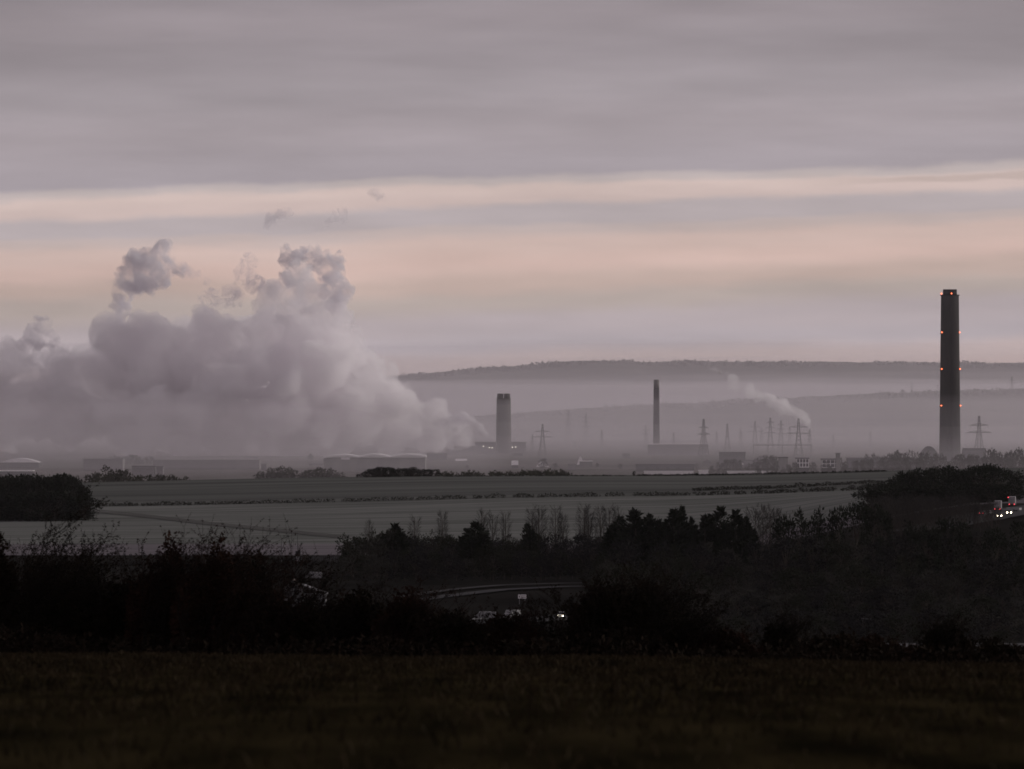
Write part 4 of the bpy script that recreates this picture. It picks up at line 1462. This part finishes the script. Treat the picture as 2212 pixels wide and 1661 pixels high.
# poles, fence and lamp at the foot of the lilac field
d = 2150
for px, top, lab, brd in [(643, 1150, 'tall thin pole carrying two dark boards at the foot of the lilac field', True), (608, 1163, 'plain thin pole beside the dark trees at the foot of the lilac field', False)]:
    x, u = WX(px, d), A * d
    t = thing('signal_pole', (x, d, gz(x, d)), lab, 'pole')
    z = EYE - (top - CY) * u - gz(x, d)
    MB().tube([(0, 0, -.3), (0, 0, z)], [.17, .10], 8).build('post', M['lattice'], t)
    if brd:
        MB().box((.1, -.2, EYE - (1195 - CY) * u - gz(x, d)), (1.9, .3, 1.7)).build('board', M['sign_black'], t)
        MB().box((.3, -.2, EYE - (1207 - CY) * u - gz(x, d)), (2.0, .3, .8)).build('board', M['sign_black'], t)
        MB().box((0, 0, .9), (1.1, 1.0, 1.8)).build('cabinet', M['steel'], t)
t = thing('fence', (WX(660, d), d, gz(WX(660, d), d)), 'post and rail fence at the bottom edge of the lilac field', 'fence')
for i in range(23):
    x = (i - 6) * 4.5 * A * d
    MB().box((x, 0, .85), (.16, .14, 2.0)).build('post', M['lattice'], t)
for z in (.6, 1.1, 1.6):
    MB().box((5 * 4.5 * A * d, .12, z), (22 * 4.5 * A * d, .06, .12)).build('rail', M['lattice'], t)
x, d = WX(738, 2080), 2080
t = thing('street_lamp', (x, d, gz(x, d)), 'single lit lamp at the corner of the scrub wood', 'lamp')
z = EYE - (1214 - CY) * A * d - gz(x, d)
MB().tube([(0, 0, -.3), (0, 0, z + .1)], [.12, .07], 8).build('post', M['steel'], t)
MB().ring([z - .16, z - .1, z + .1, z + .16], [.05, .18, .18, .05], 10).build('lamp_head', M['flood'], t)


# ------------------------------------------------------------------ the near hedge
def bush_mesh(h, w, seed, n_stem, lean=0.0, leafy=1.0, twig_out=1.0, fill=1.0):
    r = random.Random(seed)
    st, lf = MB(), MB()
    for i in range(n_stem):
        bx, by = r.uniform(-.42, .42) * w, r.uniform(-.25, .25) * w
        e = bx / (w * .5)
        ln = h * (1 - .42 * e * e) * r.uniform(.72, 1.0)
        p = Vector((bx, by, -.1))
        d = Vector((e * .32 + r.uniform(-.22, .22) + lean * .3, r.uniform(-.25, .25), 1)).normalized()
        pts, rad = [p.copy()], [.018 + .008 * h / 3]
        for k in range(5):
            d = (d + Vector((r.uniform(-.18, .18) + lean * .16, r.uniform(-.18, .18), .02))).normalized()
            p = p + d * ln / 5
            pts.append(p.copy())
            rad.append(rad[0] * (1 - (k + 1) / 5.4))
        st.tube(pts, rad, 4, False)
        for k in range(11):
            q = r.uniform(.22, 1.0) * 4.99
            a = pts[int(q)].lerp(pts[int(q) + 1], q - int(q))
            tl = ln * r.uniform(.14, .30) * twig_out
            td = (d * .6 + Vector((r.uniform(-1, 1) + lean * .7, r.uniform(-1, 1), r.uniform(-.1, 1.0)))).normalized()
            m = a + td * tl * .5 + Vector((r.uniform(-.05, .05), 0, r.uniform(-.02, .05)))
            b = a + td * tl + Vector((lean * .05, 0, r.uniform(-.02, .12) * tl))
            st.tube([a, m, b], [.008, .006, .003], 3, False)
            for j in range(5):
                s = r.uniform(.25, 1)
                c = a.lerp(m, s * 2) if s < .5 else m.lerp(b, s * 2 - 1)
                sd = (td + Vector((r.uniform(-1, 1), r.uniform(-1, 1), r.uniform(-.4, .8)))).normalized()
                sl = tl * r.uniform(.25, .5)
                st.tube([c, c + sd * sl], [.005, .0022], 3, False)
                for z in range(int(3.6 * leafy + r.random())):
                    lf.card(c + sd * sl * r.uniform(.2, 1), Vector((r.uniform(-1, 1), r.uniform(-1, 1), r.uniform(-1, .6))), r.uniform(.025, .045), r.uniform(.045, .08), r)
    for i in range(int(3600 * w * fill)):
        e = r.uniform(-1, 1)
        q = e * w * .5
        top = h * (1 - .42 * abs(e) ** 3) * (.80 + .16 * mnoise.noise(Vector((q * 1.3, seed, 0))) + .12 * mnoise.noise(Vector((q * 4.5, seed, 2))))
        z = top * r.random() ** .6 * r.uniform(.74, 1.14)
        lf.card(Vector((e * w * .5, r.uniform(-.28, .28) * w * (1 - abs(e) * .5), z)), Vector((r.uniform(-1, 1), r.uniform(-1, 1), r.uniform(-.5, 1))), r.uniform(.06, .11), r.uniform(.10, .17), r)
    return st, lf


M['russet_leaf'] = mat('russet_leaf', (0.009, 0.006, 0.004), (0.024, 0.011, 0.007), 0.9)
HB = [  # column, top row, half width, distance, stems, lean, leafy, twig, material, label
    (-8, 1092, 44, 154, 34, .9, 2.2, 1.3, 'hedge_leaf', 'tallest windblown thorn tree with branches streaming over the field view'),
    (92, 1168, 50, 158, 30, .2, .8, 1.1, 'hedge_leaf', 'rounded open bush next to the windblown thorn tree'),
    (190, 1188, 50, 156, 28, .1, .7, 1.2, 'hedge_leaf', 'spiky bush with upright sprigs two along from the thorn tree'),
    (268, 1212, 56, 155, 28, .1, .9, 1.0, 'hedge_leaf', 'low dip in the hedge before the biggest bramble mound'),
    (345, 1146, 64, 154, 38, .5, 1.2, 1.2, 'russet_leaf', 'bushy russet leaved thorn with curling twigs at its top'),
    (452, 1142, 72, 153, 44, .6, 1.2, 1.3, 'russet_leaf', 'widest twiggy russet bush crowning the hedge'),
    (540, 1160, 54, 155, 30, .7, .7, 1.3, 'hedge_leaf', 'leaning dark bush with one long arching branch by the poles'),
    (640, 1280, 62, 154, 26, .1, 1.0, .9, 'hedge_leaf', 'low bramble below the white house'),
    (715, 1268, 50, 157, 26, .2, .8, 1.0, 'hedge_leaf', 'small dark bush between the white house and twig thicket'),
    (790, 1248, 62, 155, 32, .3, .8, 1.2, 'hedge_leaf', 'loose twig thicket under the poplars'),
    (868, 1250, 54, 154, 30, .5, .8, 1.2, 'russet_leaf', 'brown tinged thicket with fanning twigs above the crash barrier end'),
    (985, 1300, 66, 153, 26, .1, 1.0, .9, 'hedge_leaf', 'low mat of bramble below the pale slip road'),
    (1095, 1308, 56, 153, 26, 0, 1.0, .9, 'russet_leaf', 'low reddish bramble below the road sign'),
    (1182, 1292, 30, 158, 20, -.2, .6, 1.3, 'hedge_leaf', 'thin sparse sapling thicket just before the lit car'),
    (1302, 1230, 66, 153, 46, .2, 1.4, 1.2, 'hedge_leaf', 'big black dome of a bush beside the lit car'),
    (1376, 1234, 74, 154, 46, .5, 1.4, 1.3, 'hedge_leaf', 'big black bush with jagged twigs joined to the dome'),
    (1452, 1302, 60, 155, 28, .5, .9, 1.1, 'hedge_leaf', 'trailing shoulder of the big black bushes'),
    (1560, 1345, 64, 154, 26, .1, 1.0, .9, 'russet_leaf', 'low ragged bramble beyond the big black bushes'),
    (1684, 1322, 36, 156, 22, .2, .5, 1.6, 'hedge_leaf', 'small spiky bush with crooked arms standing above the low hedge'),
    (1790, 1358, 66, 154, 24, 0, 1.0, .9, 'hedge_leaf', 'low hedge stretch after the spiky bush'),
    (1905, 1366, 62, 154, 22, 0, .9, 1.0, 'russet_leaf', 'thin low hedge stretch with stems against the pale yard'),
    (2045, 1328, 52, 155, 34, .1, 1.2, 1.1, 'hedge_leaf', 'compact dark bush between two pale gaps near the hedge end'),
    (2165, 1376, 60, 154, 22, 0, .9, 1.0, 'hedge_leaf', 'last low scrubby stretch of hedge past the compact bush'),
]
for i, (px, row, hw, d, ns, lean, leafy, tw, mt_, lab) in enumerate(HB):
    u = A * d
    x = WX(px, d)
    b = gz(x, d)
    h = EYE - (row - CY) * u - b
    st, lf = bush_mesh(h * .97, hw * 2.2 * u, 300 + i, ns, lean, leafy, tw, .12 if px == 1182 else 1.0)
    t = thing('hedge_bush', (x, d, b), lab, 'bush', 'bushes of the near hedge')
    st.build('stems', M['hedge_twig'], t)
    lf.build('foliage', M[mt_], t)

# rank dry growth along the hedge foot
r = random.Random(77)
mb = MB()
for i in range(5200):
    x = r.uniform(-24, 24)
    y = r.uniform(149.5, 157)
    b = gz(x, y)
    px = x / (A * y) + CX
    hh = (1.05 + .55 * mnoise.noise(Vector((x * .5, 2, 0)))) * (1.0 - .25 * math.exp(-((px - 1215) / 30) ** 2)) * r.uniform(.35, 1.0)
    if px > 1500:
        hh *= 1.15
    tip = Vector((x + r.uniform(-.18, .22), y, b + hh))
    mb.tube([(x, y, b - .05), tip], [.009, .003], 3, False)
    for k in range(5):
        q = r.uniform(.1, 1)
        mb.card(Vector((x, y, b)).lerp(tip, q), Vector((r.uniform(-1, 1), r.uniform(-1, 1), r.uniform(-.2, 1.2))), r.uniform(.05, .10), r.uniform(.10, .20), r)
for i in range(9000):
    x, y = r.uniform(-24, 24), r.uniform(151, 157)
    hh = .85 * math.sqrt(r.random()) * (1 + .5 * mnoise.noise(Vector((x * .4, 5, 0))))
    mb.card(Vector((x, y, gz(x, y) + hh)), Vector((r.uniform(-1, 1), r.uniform(-1, 1), r.uniform(-.3, 1))), r.uniform(.07, .13), r.uniform(.12, .22), r)
tag(mb.build('undergrowth', M['dry_stem']), 'rank dry weeds along the hedge foot', 'undergrowth', kind='stuff')

# meadow grass
r = random.Random(78)
mb = MB()
for i in range(90000):
    y = 16 + 132 * (r.random() ** .62)
    x = r.uniform(-1, 1) * (3 + y * .118)
    cl = mnoise.noise(Vector((x * .55, y * .35, 0))) + .5 * mnoise.noise(Vector((x * 2.1, y * 1.3, 4)))
    if cl < -.25 and r.random() < .7:
        continue
    hh = r.uniform(.035, .095) * (1.2 + .8 * cl)
    b = Vector((x, y, gz(x, y) - .01))
    d = Vector((r.uniform(-.55, .55), r.uniform(-.55, .55), 1)).normalized()
    s = Vector((r.uniform(-1, 1), r.uniform(-.4, .4), 0)).normalized() * (.005 + y * .00007)
    k = len(mb.v)
    m = b + d * hh * .6
    tp = b + d * hh + Vector((d.x, d.y, -.35)) * hh * .35
    mb.v += [tuple(b - s), tuple(b + s), tuple(m + s * .7), tuple(tp), tuple(m - s * .7)]
    mb.f.append((k, k + 1, k + 2, k + 3, k + 4))
tag(mb.build('grass', M['grass']), 'rough dull meadow grass in front of the hedge', 'grass', kind='stuff')
